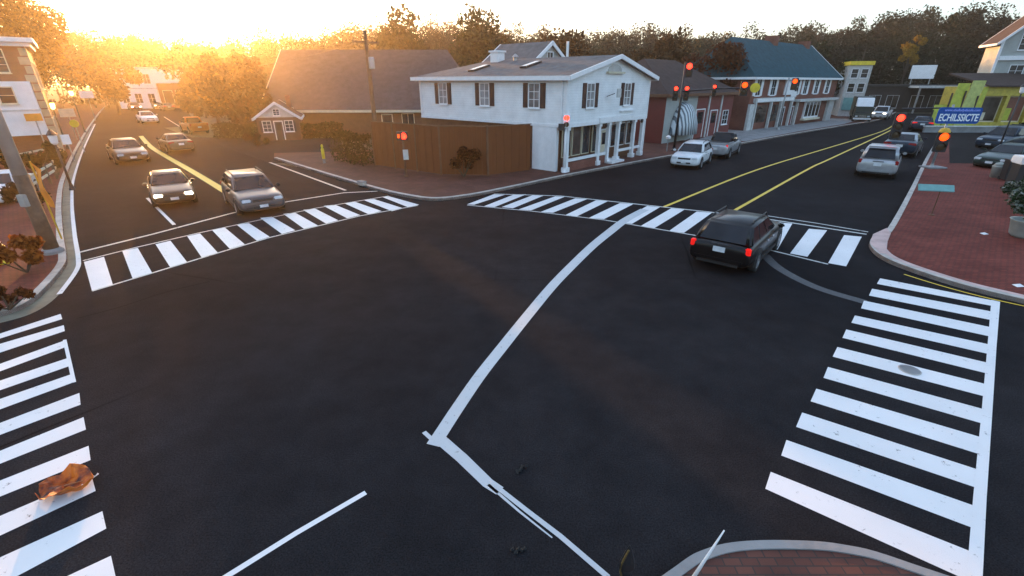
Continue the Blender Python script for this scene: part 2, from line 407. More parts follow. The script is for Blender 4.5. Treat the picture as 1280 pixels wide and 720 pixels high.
def vehicle(name, label, cat, loc, heading, kind, paint, lit_front=False, lit_rear=False, sc=1.0, group=None, rack=False, trim=None, roofmat=None):
    p = CARS[kind]; L, W, H = p['L'], p['W'], p['H']; hl = L/2; hw = W/2
    e = empty(name, loc, label, cat, heading, group, sc)
    # lower body, lofted along the length
    vs = []; fs = []
    def sec(x, zt, k, zb):
        h = hw*k; zm = zb + (zt-zb)*.55
        half = [(h*.55, zb), (h*.93, zb+.03), (h, zb+.16), (h*1.0, zm), (h*.965, zt-.07), (h*.88, zt), (h*.45, zt+.02)]
        return [(x*hl, y, z) for y, z in half] + [(x*hl, -y, z) for y, z in reversed(half)]
    for s in p['st']: vs += sec(*s)
    n = 14; ns = len(p['st'])
    for i in range(ns-1):
        for k in range(n): fs.append((i*n+k, i*n+(k+1)%n, (i+1)*n+(k+1)%n, (i+1)*n+k))
    fs.append(tuple(range(n))); fs.append(tuple(reversed(range((ns-1)*n, ns*n))))
    body = MB().add(vs, fs).build('body', paint, e, smooth=True, subsurf=1)
    # cabin
    br, bf, rr, rf, zb, wb, wr_ = p['cab']
    zt = H
    B = [Vector((br*hl,-hw*wb,zb)), Vector((bf*hl,-hw*wb,zb)), Vector((bf*hl,hw*wb,zb)), Vector((br*hl,hw*wb,zb))]
    T = [Vector((rr*hl,-hw*wr_,zt-.03)), Vector((rf*hl,-hw*wr_,zt-.05)), Vector((rf*hl,hw*wr_,zt-.05)), Vector((rr*hl,hw*wr_,zt-.03))]
    MB().add(B+T, [(0,3,2,1),(4,5,6,7),(0,1,5,4),(1,2,6,5),(2,3,7,6),(3,0,4,7)]).build('cabin', roofmat or paint, e, smooth=True, bevel=.07)
    def pane(nm, a, b, c, d, u0, u1, v0, v1, off=.012):      # a-b along the base, d-c along the roof
        f = lambda u, v: (a.lerp(b, u)).lerp(d.lerp(c, u), v)
        q = [f(u0,v0), f(u1,v0), f(u1,v1), f(u0,v1)]
        nrm = (q[1]-q[0]).cross(q[3]-q[0]).normalized()
        ctr = sum(q, Vector())/4
        if nrm.dot(ctr - Vector((0,0,zb+.2))) < 0: nrm = -nrm
        MB().add([x - nrm*.02 for x in q] + [x + nrm*off for x in q], [(4,5,6,7),(0,1,5,4),(1,2,6,5),(2,3,7,6),(3,0,4,7)]).build(nm, M['carglass'], e)
    pane('windscreen', B[1], B[2], T[2], T[1], .07, .93, .06, .88)
    pane('rear_window', B[0], B[3], T[3], T[0], .1, .9, .1 if kind=='sedan' else .12, .86)
    for s in (0, 1):
        a, b, c, d = (B[0], B[1], T[1], T[0]) if s == 0 else (B[3], B[2], T[2], T[3])
        cuts = [(.13,.47),(.51,.88)] if kind not in ('suv','crossover') else [(.05,.28),(.32,.58),(.61,.9)]
        for u0, u1 in cuts: pane('side_window', a, b, c, d, u0, u1, .1, .86)
    # wheels
    r = p['wr']
    for sx in (-1, 1):
        for sy in (-1, 1):
            Mx = Matrix.Translation((sx*p['wx']*hl, sy*(hw-.10), r)) @ Matrix.Rotation(R(-90)*sy, 4, 'X')
            a = MB()
            arch = [((r+.075)*math.cos(t), (r+.075)*math.sin(t)) for t in [math.pi*k/10 for k in range(11)]]
            arch = [(x, max(z, -.1)) for x, z in arch] + [(-(r+.075), -.1), ((r+.075), -.1)]
            a.prism([(x+sx*p['wx']*hl, z+r) for x, z in arch], sy*(hw-.2), sy*(hw+.006)).build('wheel_arch', M['trim'], e)
            w = MB().lathe([(r*.55,-.1),(r*.93,-.1),(r,-.06),(r,.07),(r*.94,.125),(r*.66,.13),(r*.62,.1)], 20, Mx).build('wheel', M['tyre'], e, smooth=True)
            q = MB().lathe([(r*.66,.09),(r*.66,.125),(r*.58,.118),(r*.5,.09)], 20, Mx)
            for k in range(5):
                q.box(.03, -.045, .085, r*.62, .045, .118, Mx @ Matrix.Rotation(2*math.pi*k/5, 4, 'Z'))
            q.lathe([(.07,.08),(.07,.125),(.03,.13)], 10, Mx).build('rim', M['rim'], w)
    st = p['st']; zf = st[-3][1]; zr = st[2][1]
    # lamps, bumpers, grille, plates
    for sy in (-1, 1):
        hb = MB().cbox((hl*.945, sy*hw*.66, zf-.10), (.24,.36,.15)).build('headlight', M['headon'] if lit_front else M['lens'], e, bevel=.035)
        if kind == 'sedan':
            tb = MB().cbox((-hl*.955, sy*hw*.68, zr-.14), (.16,.42,.16))
        else:
            tb = MB().cbox((-hl*.968, sy*hw*.85, zr-.15), (.12,.17,.24 if kind in ('suv','crossover') else .34))
        tb.build('taillight', M['tailon'] if lit_rear else M['tail'], e, bevel=.03)
        MB().cbox((bf*hl*.86, sy*(hw+.07), zb+.09), (.14,.2,.14)).build('side_mirror', trim or paint, e, bevel=.04)
        for hx in (-.16, .12):
            MB().cbox((hx*hl, sy*(hw*.985), zb-.16), (.2,.04,.035)).build('door_handle', M['chrome'], e)
    MB().cbox((hl*.975, 0, zf-.13), (.08, hw*.86, .14)).build('grille', M['trim'], e, bevel=.02)
    MB().cbox((hl*.965, 0, .43), (.16, hw*1.56, .15)).build('front_bumper', trim or paint, e, bevel=.05)
    MB().cbox((hl*1.0, 0, .44), (.07, hw*.9, .09)).build('air_intake', M['trim'], e)
    MB().cbox((-hl*.975, 0, .48), (.14, hw*1.62, .18)).build('rear_bumper', trim or paint, e, bevel=.05)
    MB().cbox((-hl*1.0-.012, 0, .80 if kind != 'sedan' else .74), (.03,.36,.16)).build('licence_plate', M['plate'], e)
    if kind != 'pickup':
        MB().cbox((-hl*1.0-.01, 0, .97 if kind != 'sedan' else .86), (.03,.5,.045)).build('tailgate_handle', M['chrome'], e)
    if kind == 'suv':
        MB().tube([(-hl*.985, .02, 1.12),(-hl*.93,.33,1.2)], .012, 5).build('wiper', M['trim'], e)
        MB().box(-hl*.9, -hw*.66, H-.03, -hl*.80, hw*.66, H+.02).build('roof_spoiler', paint, e, bevel=.015)
    for sy in (-1, 1):
        MB().cbox((0, sy*hw*.985, .30), (L*.42,.05,.09)).build('side_sill', M['trim'], e)
    MB().cbox((-hl*1.0-.0, 0, .36), (.1, hw*1.3, .08)).build('rear_skirt', M['trim'], e)
    MB().cbox((hl*1.005, 0, .47), (.05,.34,.12)).build('licence_plate', M['plate'], e)
    if rack:
        for sy in (-1, 1):
            MB().tube([(rr*hl*.9, sy*hw*.66, zt-.02), (rr*hl*.85, sy*hw*.66, zt+.06), (rf*hl-.1, sy*hw*.66, zt+.05), (rf*hl, sy*hw*.66, zt-.04)], .022, 6).build('roof_rail', M['trim'], e)
    if kind == 'pickup':
        MB().box(-hl*.96, -hw*.8, 1.13, -hl*.24, hw*.8, 1.185).build('bed_liner', M['trim'], e)
        b = MB()
        for sy in (-1, 1): b.box(-hl*.97, sy*hw*.9-.06, 1.1, -hl*.22, sy*hw*.9+.06, 1.24)
        b.box(-hl*.985, -hw*.9, 1.05, -hl*.96, hw*.9, 1.24).build('bed_side', paint, e, bevel=.02)
    return e

def at_near(p, heading, kind, sc, near):
    """centre of a vehicle whose near end (front or rear) stands at p"""
    h = CARS[kind]['L']/2*sc; s = -1 if near == 'front' else 1
    return (p[0]+s*h*math.cos(heading), p[1]+s*h*math.sin(heading), 0)

def box_truck(loc, heading, label):
    e = empty('box_truck', loc, label, 'truck', heading)
    MB().box(-3.6,-1.2,.75,1.0,1.2,3.5).build('cargo_box', plain('truck_dark_green', (.02,.035,.028), .5), e, bevel=.03)
    MB().box(1.05,-1.1,.55,2.7,1.1,2.2).build('cab', plain('truck_cab', (.03,.04,.035), .4), e, bevel=.12)
    MB().prism([(1.0,2.2),(2.5,2.2),(1.6,3.3),(1.0,3.4)], -1.05, 1.05).build('wind_deflector', M['whitep'], e, bevel=.04)
    MB().prism([(2.55,1.35),(2.72,1.3),(2.6,2.05),(2.5,2.05)], -.95, .95).build('windscreen', M['carglass'], e)
    for sy in (-.75, .75): MB().cbox((2.72, sy, .85), (.08,.3,.2)).build('headlight', M['lens'], e)
    MB().cbox((2.72,0,.8), (.1,.9,.42)).build('grille', M['chrome'], e)
    MB().box(2.6,-1.1,.4,2.85,1.1,.62).build('front_bumper', M['whitep'], e)
    for x in (1.9, -2.2):
        for sy in (-1, 1):
            Mx = Matrix.Translation((x, sy*1.0, .48)) @ Matrix.Rotation(R(-90)*sy, 4, 'X')
            w = MB().lathe([(.25,-.14),(.46,-.14),(.48,-.08),(.48,.1),(.44,.16),(.3,.15)], 18, Mx).build('wheel', M['tyre'], e)
            MB().lathe([(.3,.12),(.28,.16),(.1,.13)], 14, Mx).build('rim', M['steel'], w)
    return e

# ------------------------------------------------------------------ building pieces (front: x along the facade, y away from the viewer)
def face(origin, ang):
    return Matrix.Translation(origin) @ Matrix.Rotation(ang, 4, 'Z')

def window(par, T, x, z, w, h, frame='whitep', shutter=None, sw=.34, muntins=(1,2), pane='glass', sill=True):
    f = MB(T); t = .07
    f.box(x-w/2-t,-.06,z-t, x-w/2,.02,z+h+t).box(x+w/2,-.06,z-t, x+w/2+t,.02,z+h+t)
    f.box(x-w/2,-.06,z+h, x+w/2,.02,z+h+t).box(x-w/2,-.06,z-t, x+w/2,.02,z)
    for i in range(muntins[0]):
        mx = x-w/2+w*(i+1)/(muntins[0]+1); f.box(mx-.018,-.04,z, mx+.018,-.012,z+h)
    for i in range(muntins[1]):
        mz = z+h*(i+1)/(muntins[1]+1); f.box(x-w/2,-.037,mz-.018, x+w/2,-.014,mz+.018)
    if sill: f.box(x-w/2-t-.05,-.13,z-t-.06, x+w/2+t+.05,.0,z-t)
    o = f.build('window', M[frame], par)
    MB(T).box(x-w/2,-.012,z, x+w/2,.0,z+h).build('pane', M[pane], o)
    if shutter:
        for s in (-1, 1):
            c = x + s*(w/2+t+sw/2+.01)
            q = MB(T).box(c-sw/2,-.05,z-.05, c+sw/2,.0,z+h+.05)
            q.box(c-sw/2+.05,-.065,z+.03, c+sw/2-.05,-.05,z+h/2-.04).box(c-sw/2+.05,-.065,z+h/2+.04, c+sw/2-.05,-.05,z+h-.03)
            q.build('shutter', M[shutter], o)
    return o

def door(par, T, x, z, w, h, mat='darkwood', frame='whitep'):
    d = MB(T).box(x-w/2,-.04,z, x+w/2,.0,z+h).build('door', M[mat], par)
    f = MB(T).box(x-w/2-.1,-.07,z, x-w/2,.01,z+h+.1).box(x+w/2,-.07,z, x+w/2+.1,.01,z+h+.1).box(x-w/2,-.07,z+h, x+w/2,.01,z+h+.1)
    f.build('door_frame', M[frame], d)
    MB(T).box(x-w*.32,-.05,z+h*.52, x+w*.32,-.04,z+h*.92).build('door_glass', M['glass'], d)
    MB(T).cbox((x+w*.38,-.07,z+1.0), (.05,.06,.12)).build('handle', M['chrome'], d)
    return d

def gable_roof(par, W, D, z, rise, mat, over=.4, along='y', th=.16, hip0=0.0, hip1=0.0, x0=0, y0=0, trim='whitep'):
    """pitched roof over x0..x0+W, y0..y0+D; ridge along y or x; hip0/hip1 pull the ridge ends in"""
    if along == 'y':
        P = lambda a, b, c: (x0+b, y0+a, c)
        A, Bw = D, W
    else:
        P = lambda a, b, c: (x0+a, y0+b, c)
        A, Bw = W, D
    a0, a1, b0, b1 = -over, A+over, -over, Bw+over
    zo = z - rise*over/(Bw/2)
    e = [P(a0,b0,zo), P(a1,b0,zo), P(a1,b1,zo), P(a0,b1,zo)]
    r = [P(a0+hip0, Bw/2, z+rise), P(a1-hip1, Bw/2, z+rise)]
    up = Vector((0,0,th))
    top = [tuple(Vector(q)+up) for q in e+r]
    vs = e + r + top
    fs = [(0,1,5,4),(2,3,4,5),(6,7,11,10),(8,9,10,11),(0,1,7,6),(2,3,9,8)]
    fs += [(0,4,3),(6,10,9)] if hip0 else [(0,4,10,6),(4,3,9,10)]
    fs += [(1,5,2),(7,11,8)] if hip1 else [(1,5,11,7),(5,2,8,11)]
    if hip0: fs += [(0,3,9,6)]
    if hip1: fs += [(1,2,8,7)]
    ro = MB().add(vs, fs).build('roof', M[mat], par)
    if trim:
        f = MB()
        def bar(p, q, w=.09, h=.2):
            p, q = Vector(p)+Vector((0,0,th-.03)), Vector(q)+Vector((0,0,th-.03)); d = (q-p); Ln = d.length
            mt = Matrix.Translation(p) @ d.to_track_quat('X','Z').to_matrix().to_4x4()
            f.box(0,-w/2,-h, Ln, w/2, .06, mt)
        bar(e[0], e[1]); bar(e[2], e[3])
        if not hip0: bar(e[0], r[0]); bar(r[0], e[3])
        else: bar(e[3], e[0])
        if not hip1: bar(e[1], r[1]); bar(r[1], e[2])
        else: bar(e[1], e[2])
        f.build('roof_trim', M[trim], par)
    return ro

def gable_fill(mb, x0, x1, y, z, rise, th=.12):
    mb.prism([(x0,z),(x1,z),((x0+x1)/2,z+rise)], y, y+th)

def frame_of(A, B):
    return math.atan2(B[1]-A[1], B[0]-A[0])

# ------------------------------------------------------------------ street furniture
def disc(mb, c, r, d, n=12, ang=0.0):
    """lamp disc with axis along local -y rotated by ang round z"""
    mb.lathe([(r, 0), (r, d*.6), (r*.6, d), (.01, d*1.1)], n, Matrix.Translation(c) @ Matrix.Rotation(ang, 4, 'Z') @ Matrix.Rotation(R(90), 4, 'X'))

def signal_head(par, c, ang, mat='black', lit=0, litmat='red', n=3, r=.13, housing=True):
    """traffic light head: housing with visors, n lenses from the top, the lit one glowing; parts of par"""
    pit = r*2.45; h = pit*n+.06
    T = Matrix.Translation(c) @ Matrix.Rotation(ang, 4, 'Z')
    hd = MB(T).box(-r*1.35, -.02, -h/2, r*1.35, .24, h/2).build('signal_head', M[mat], par, bevel=.02)
    for i in range(n):
        z = h/2 - .03 - pit*(i+.5)
        ln = MB(T); ln.lathe([(r,0),(r,.02),(r*.7,.045),(.01,.055)], 14, Matrix.Translation((0,-.02,z)) @ Matrix.Rotation(R(90),4,'X'))
        ln.build('lens', M[litmat] if i == lit else M['lensoff'], hd)
        v = MB(T); vs = []; fs = []
        for k in range(9):
            t = R(-10) + R(200)*k/8
            for q, y in ((r*1.1,-.02), (r*1.1,-.2)): vs.append((q*math.cos(t), y, z+q*math.sin(t)))
        for k in range(8): fs.append((2*k, 2*k+1, 2*k+3, 2*k+2))
        v.add(vs, fs).build('visor', M[mat], hd)
    return hd

def pole_part(par, h, r0=.09, r1=.06, mat='steel', base=True, name='pole'):
    q = MB().tube([(0,0,0),(0,0,h*.5),(0,0,h)], [r0,(r0+r1)/2,r1], 12)
    o = q.build(name, M[mat], par, smooth=True)
    if base: MB().lathe([(r0*2.2,0),(r0*2.2,.06),(r0*1.4,.16),(r0*1.2,.3)], 12).build('base', M[mat], par)
    return o

def text_mesh(s, size, name, mat, par, T, depth=.012, bold=0.0, width=None):
    cu = bpy.data.curves.new(name, 'FONT'); cu.body = s; cu.size = size; cu.extrude = depth; cu.offset = bold
    cu.align_x = 'CENTER'; cu.align_y = 'CENTER'
    o = bpy.data.objects.new(name, cu); COL.objects.link(o)
    me = bpy.data.meshes.new_from_object(o.evaluated_get(bpy.context.evaluated_depsgraph_get()))
    bpy.data.objects.remove(o); bpy.data.curves.remove(cu)
    xs = [v.co.x for v in me.vertices]
    k = width/(max(xs)-min(xs)) if width else 1.0
    me.transform(T @ Matrix.Rotation(R(90), 4, 'X') @ Matrix.Diagonal((k,1,1,1)))
    me.materials.clear(); me.materials.append(M[mat])
    return link(bpy.data.objects.new(name, me), par)

def smooth_path(pts, n=6):
    P = [Vector((p[0], p[1], 0)) for p in pts]; out = []
    for i in range(len(P)-1):
        a, b, c, d = P[max(i-1,0)], P[i], P[i+1], P[min(i+2,len(P)-1)]
        for k in range(n):
            t = k/n
            out.append(.5*((2*b)+(c-a)*t+(2*a-5*b+4*c-d)*t*t+(3*b-a-3*c+d)*t*t*t))
    out.append(P[-1]); return out

def strip(name, pts, w, z, mat, kind='structure', n=6, th=0.0, side=0, widths=None, smooth=True):
    """flat (or raised) band along a path; side -1/0/1 says which side of the path it lies on"""
    P = smooth_path(pts, n) if smooth else [Vector((p[0],p[1],0)) for p in pts]
    L, Rr = [], []
    for i, p in enumerate(P):
        d = (P[min(i+1,len(P)-1)] - P[max(i-1,0)]).normalized(); nn = Vector((-d.y, d.x, 0))
        ww = w if widths is None else np.interp(i/(len(P)-1), np.linspace(0,1,len(widths)), widths)
        a, b = (ww/2, -ww/2) if side == 0 else ((ww, 0) if side > 0 else (0, -ww))
        L.append(p+nn*a); Rr.append(p+nn*b)
    vs = [(q.x,q.y,z) for q in L] + [(q.x,q.y,z) for q in Rr]; m = len(P)
    fs = [(i, m+i, m+i+1, i+1) for i in range(m-1)]
    if th:
        vs += [(q.x,q.y,z-th) for q in L] + [(q.x,q.y,z-th) for q in Rr]
        fs += [(2*m+i, i, i+1, 2*m+i+1) for i in range(m-1)] + [(m+i, 3*m+i, 3*m+i+1, m+i+1) for i in range(m-1)]
        fs += [(0, 2*m, 3*m, m), (m-1, 2*m-1, 4*m-1, 3*m-1)]
    return tag(MB().add(vs, fs).build(name, mat), kind=kind)

def slab(name, pts, z, mat, th=.2, kind='structure', n=0):
    P = [(p.x,p.y) for p in smooth_path(pts, n)] if n else [(p[0],p[1]) for p in pts]
    m = len(P)
    vs = [(x,y,z) for x,y in P] + [(x,y,z-th) for x,y in P]
    fs = [tuple(range(m))] + [(i, i+m, (i+1)%m+m, (i+1)%m) for i in range(m)]
    return tag(MB().add(vs, fs).build(name, mat, tri=True), kind=kind)
# ================================================================== SETTING
# ground, gently rising into a wooded hill at the back
def sm(a, b, x):
    t = min(1, max(0, (x-a)/(b-a))); return t*t*(3-2*t)
def hill_z(x, y):
    d = math.hypot(x, y); az = math.degrees(math.atan2(x, y))
    start = 120 if az > 5 else (120 + 55*sm(5, -25, az))
    amp = 2.5 + 6.5*sm(0, 40, az)
    if y < 0: amp *= .2
    return -.06 + amp*sm(start, start+85, d)
rad = [0,20,45,70,95,110,120,130,140,150,160,170,180,195,210,230,260,300,360,440]
gv = [(0,0,-.06)]; gf = []; NS = 120
for r in rad[1:]:
    for k in range(NS):
        t = 2*math.pi*k/NS; x, y = r*math.sin(t), r*math.cos(t); gv.append((x, y, hill_z(x, y)))
for k in range(NS): gf.append((0, 1+(k+1)%NS, 1+k))
for i in range(len(rad)-2):
    for k in range(NS): gf.append((1+i*NS+k, 1+i*NS+(k+1)%NS, 1+(i+1)*NS+(k+1)%NS, 1+(i+1)*NS+k))
tag(MB().add(gv, gf).build('ground', M['ground'], smooth=True), kind='structure')

road = [(-45,-22), (-18,12), (-23.23,22.94), (-57.06,64.59), (-142.64,174.36), (-118.40,174.36), (-36.77,59.27), (-17.55,35.28), (-5,27.8), (3.5,32), (13,40.5), (24,50),
        (61.99,85.93), (94.90,123.01), (140.97,153.14), (82.18,85.93), (61.07,66.99), (36.91,41.72), (14.5,15), (50,-22), (38,-36), (3,2.5), (-28,-36)]
slab('road', road, 0.0, M['asphalt'], th=.05)
slab('side_lot', [(-41.70,61.29), (-19.97,56.46), (-12.62,36.03), (-18.51,36.03)], .012, M['lot'], th=.05)

# pavements and kerbs
WK = [(-14.43,10.06), (-13.34,10.74), (-13.22,11.45), (-13.73,12.59), (-14.68,14.21), (-15.63,15.36), (-18.26,18.20), (-23.27,23.80), (-28.88,30.48), (-40.86,45.54), (-60.60,70.92), (-94.54,115.41), (-131.64,166.67)]
slab('pavement', [(p.x,p.y) for p in smooth_path(WK, 6)] + [(-130,125), (-90,60), (-50,5)], .12, M['brick'], th=.2)
strip('kerb', WK, .2, .14, M['kerb'], th=.18, side=1)
GK = [(-13.90,9.59), (-12.99,10.39), (-12.68,11.02), (-13.04,12.14), (-14.13,13.99), (-15.10,15.19), (-17.83,18.20), (-22.78,23.80), (-28.41,30.48), (-40.41,45.54), (-60.25,70.92)]
gut = [(p.x,p.y) for p in smooth_path(WK[:11], 6)] + [(p.x,p.y) for p in reversed(smooth_path(GK, 6))]
tag(MB().add([(x,y,.006) for x,y in gut], [tuple(range(len(gut)))]).build('gutter', M['gutter'], tri=True), kind='structure')
strip('edge_line', GK[3:], .13, .011, M['white'])

NK = [(-18.77,37.62), (-12.79,31.34), (-7.66,26.12), (-5.50,24.34), (-3.91,23.62), (-2.13,24.53), (0.00,26.54), (3.32,29.93), (6.75,33.20), (12.13,38.04), (22.79,47.39), (33.95,57.37), (46.80,68.25), (58.74,78.56), (77.74,99.90)]
slab('pavement', [(p.x,p.y) for p in smooth_path(NK, 6)] + [(84,112), (52,92), (30,70), (10,54), (-10,44), (-14.67,41.22), (-20.00,40.26)], .12, M['brickdark'], th=.2)
strip('kerb', NK, .22, .14, M['kerb'], th=.18, side=1)
slab('concrete_apron', [(19.22,50.09), (26.20,60.26), (52.16,80.29), (55.54,78.56), (47.10,69.56), (35.02,59.27), (23.55,48.70)], .127, M['concrete'], th=.05)

EK = [(15.12,10.14), (14.11,11.50), (13.30,12.59), (12.78,14.07), (12.76,15.19), (13.27,16.40), (14.24,17.46), (15.34,18.31), (22.03,25.70), (28.42,32.88), (36.36,41.72), (55.16,62.35), (75.18,83.97)]
slab('pavement', [(p.x,p.y) for p in smooth_path(EK, 6)] + [(108.33,87.99), (90,50), (45,4)], .12, M['brick'], th=.2)
strip('kerb', EK, .2, .14, M['kerb'], th=.18, side=-1)
band = smooth_path(EK[:6], 6)
strip('kerb_band', [(p.x,p.y) for p in band], .42, .127, M['kerbpink'], th=.02, side=-1, smooth=False)
ramp = [(13.27,16.40), (14.14,17.46), (15.31,18.31), (14.91,17.56), (14.06,16.58), (12.98,15.19), (12.82,15.27)]
slab('kerb_ramp', ramp, .145, M['kerbpink'], th=.03)
YL = [(12.46,13.65), (12.77,12.95), (13.10,12.36), (13.52,11.81), (14.08,11.26)]
strip('kerb_line', YL, .07, .008, M['yellow'])
slab('parking_lot', [(59.76,66.99), (83.18,66.99), (47.92,32.88), (32.18,34.92)], .127, M['lot'], th=.05)

SK = [(-26,-26), (-4,-2.4), (-1,1.2), (.6,2.9), (2.01,3.83), (2.46,4.06), (2.94,4.17), (3.63,4.19), (4.27,4.13), (4.92,3.89), (6.6,2.9), (10,0), (36,-30)]
slab('pavement', [(p.x,p.y) for p in smooth_path(SK, 6)] + [(10,-50)], .12, M['brickdark'], th=.2)
strip('kerb', SK, .12, .14, M['concrete'], th=.18, side=-1)
slab('lawn', [(-45.97,64.59), (-35.02,53.09), (-18.56,52.31), (-23.53,66.99), (-43.13,69.56)], .03, M['grass'], th=.06)

# ------------------------------------------------------------------ painted markings
def crosswalk(name, bars, z=.005, mat='white'):
    mb = MB()
    for b in bars: mb.poly([(p[0], p[1], z) for p in b])
    return tag(mb.build(name, M[mat], tri=True), kind='structure')

NW = [[(-14.54,14.76),(-14.27,15.27),(-12.04,12.83),(-12.28,12.36)], [(-14.08,15.86),(-13.78,16.21),(-11.54,13.79),(-11.81,13.32)], [(-13.42,16.63),(-13.15,17.06),(-11.04,14.76),(-11.29,14.28)],
      [(-12.86,17.62),(-12.58,17.99),(-10.53,15.69),(-10.80,15.19)], [(-12.39,18.48),(-12.06,18.83),(-10.06,16.63),(-10.34,16.12)], [(-11.78,19.24),(-11.39,19.49),(-9.57,17.56),(-9.82,17.06)],
      [(-11.32,20.33),(-10.88,20.53),(-8.93,18.43),(-9.25,17.93)], [(-10.59,21.02),(-10.13,21.23),(-8.26,19.12),(-8.66,18.65)], [(-9.97,21.75),(-9.48,21.98),(-7.67,19.93),(-8.03,19.43)],
      [(-9.28,22.53),(-8.80,22.77),(-6.97,20.81),(-7.38,20.26)], [(-8.47,23.11),(-7.98,23.36),(-6.17,21.53),(-6.61,20.95)], [(-7.70,23.80),(-7.19,23.98),(-5.26,22.06),(-5.68,21.53)],
      [(-6.94,24.53),(-6.56,24.62),(-4.62,22.77),(-5.08,22.29)]]
crosswalk('crosswalk', NW)
NE = [[(-1.00,25.10),(-0.39,25.00),(-1.89,22.77),(-2.24,22.86)], [(0.13,25.10),(0.78,25.10),(-0.86,22.29),(-1.38,22.45)], [(1.17,24.97),(1.77,24.91),(0.04,22.06),(-0.51,22.29)],
      [(2.31,24.62),(2.81,24.53),(0.91,21.67),(0.31,21.83)], [(3.32,24.16),(3.92,23.98),(1.91,21.23),(1.35,21.38)], [(4.33,23.71),(4.98,23.62),(2.95,20.60),(2.40,20.74)],
      [(5.44,23.11),(6.09,22.94),(4.10,20.13),(3.45,20.33)], [(6.66,22.53),(7.22,22.29),(5.16,19.37),(4.61,19.62)], [(7.70,22.06),(8.27,21.83),(5.93,18.71),(5.42,19.00)],
      [(8.71,21.45),(9.34,21.23),(6.97,18.09),(6.42,18.31)], [(9.78,20.95),(10.32,20.67),(7.93,17.56),(7.44,17.88)], [(10.68,20.33),(11.23,20.06),(8.83,16.77),(8.32,17.06)],
      [(11.49,19.62),(12.10,19.43),(9.69,16.04),(9.18,16.30)], [(12.36,18.65),(12.98,18.43),(10.33,15.27),(9.91,15.61)], [(13.25,17.77),(13.81,17.56),(11.08,14.35),(10.67,14.65)]]
crosswalk('crosswalk', NE)
lefty = [(392.5,399,417,427),(406.7,414,430,441),(425,433,455,464.5),(447,457,476,488),(467,477,499,512),(491.5,506,529,544),(521.5,537,564,580),(557.5,575,601,621),(596,614,645,670),(639,661,697,732),(695,722,760,800)]
SWB = [
 [(-11.90,10.90),(-11.60,10.61),(-12.92,8.44),(-13.10,8.59)], [(-11.27,10.28),(-10.98,9.98),(-12.24,7.86),(-12.76,8.31)], [(-10.57,9.55),(-10.28,9.26),(-11.40,7.16),(-11.70,7.41)],
 [(-9.82,8.79),(-9.51,8.47),(-10.83,6.68),(-11.19,6.98)], [(-9.20,8.17),(-8.91,7.88),(-10.20,6.15),(-10.56,6.45)], [(-8.51,7.50),(-8.18,7.14),(-9.51,5.56),(-9.81,5.81)],
 [(-7.82,6.78),(-7.50,6.45),(-8.81,4.96),(-9.08,5.19)], [(-7.12,6.05),(-6.82,5.73),(-8.16,4.41),(-8.48,4.68)], [(-6.51,5.38),(-6.23,5.11),(-7.42,3.79),(-7.79,4.10)],
 [(-5.84,4.75),(-5.56,4.47),(-6.67,3.16),(-7.13,3.54)], [(-5.18,4.07),(-4.89,3.78),(-6.07,2.65),(-6.48,3.00)]]
crosswalk('crosswalk', SWB)
crosswalk('edge_line', [[(-10.64,9.54),(-10.58,9.57),(-8.89,7.87),(-8.94,7.83)]], z=.0075)
SEB = [
 [(11.46,13.32),(13.45,11.73),(13.10,11.38),(11.05,12.89)], [(10.65,12.53),(12.77,11.04),(12.30,10.56),(10.22,12.05)], [(9.84,11.71),(11.93,10.18),(11.48,9.72),(9.43,11.23)],
 [(8.98,10.81),(11.11,9.35),(10.70,8.94),(8.62,10.41)], [(8.26,10.06),(10.35,8.58),(9.95,8.18),(7.90,9.65)], [(7.51,9.23),(9.58,7.80),(9.18,7.40),(7.14,8.82)],
 [(6.78,8.41),(8.81,7.01),(8.42,6.61),(6.44,8.01)], [(6.07,7.64),(8.07,6.26),(7.68,5.86),(5.72,7.24)], [(5.37,6.91),(7.35,5.53),(7.00,5.17),(5.04,6.52)],
 [(4.69,6.19),(6.68,4.84),(6.32,4.48),(4.41,5.83)], [(4.06,5.48),(5.98,4.13),(5.60,3.74),(3.81,5.15)]]
crosswalk('crosswalk', SEB)
crosswalk('edge_line', [[(13.45,11.76),(13.57,11.63),(11.14,9.19),(8.80,6.82),(6.99,4.99),(5.78,3.75),(5.58,3.75),(6.79,4.99),(8.60,6.82),(10.93,9.19)]], z=.0075)

strip('crosswalk_border', [(-14.67,14.88), (-13.86,16.30), (-12.65,18.09), (-11.46,19.62), (-9.51,22.06), (-6.60,24.72)], .1, .0065, M['offwhite'], smooth=False)
strip('crosswalk_border', [(-12.28,12.36), (-11.52,13.75), (-10.52,15.65), (-9.52,17.46), (-6.93,20.67), (-4.67,22.61)], .1, .0065, M['offwhite'], smooth=False)
strip('crosswalk_border', [(-1.00,25.20), (2.57,24.72), (5.48,23.28), (9.37,21.31), (11.29,20.20), (14.22,17.88)], .14, .0065, M['offwhite'], smooth=False)
strip('crosswalk_border', [(-2.22,22.69), (0.91,21.53), (4.07,20.00), (6.94,17.99), (8.79,16.67), (10.60,14.54)], .1, .0065, M['offwhite'], smooth=False)
strip('crosswalk_border', [(11.67,20.67), (13.16,19.49), (14.51,18.20)], .1, .0065, M['offwhite'], smooth=False)
strip('stop_line', [(-15.55,15.69), (-14.44,17.88), (-13.04,21.16), (-11.44,23.45), (-9.26,25.50), (-7.52,25.91)], .16, .004, M['offwhite'], smooth=False)
strip('lane_line', [(-19.21,24.25), (-14.45,19.24)], .13, .0045, M['white'], smooth=False)
strip('centre_line', [(-15.86,25.70), (-21.89,32.25), (-28.98,39.80), (-34.20,45.54), (-41.82,54.72)], .42, .004, M['yellow'])
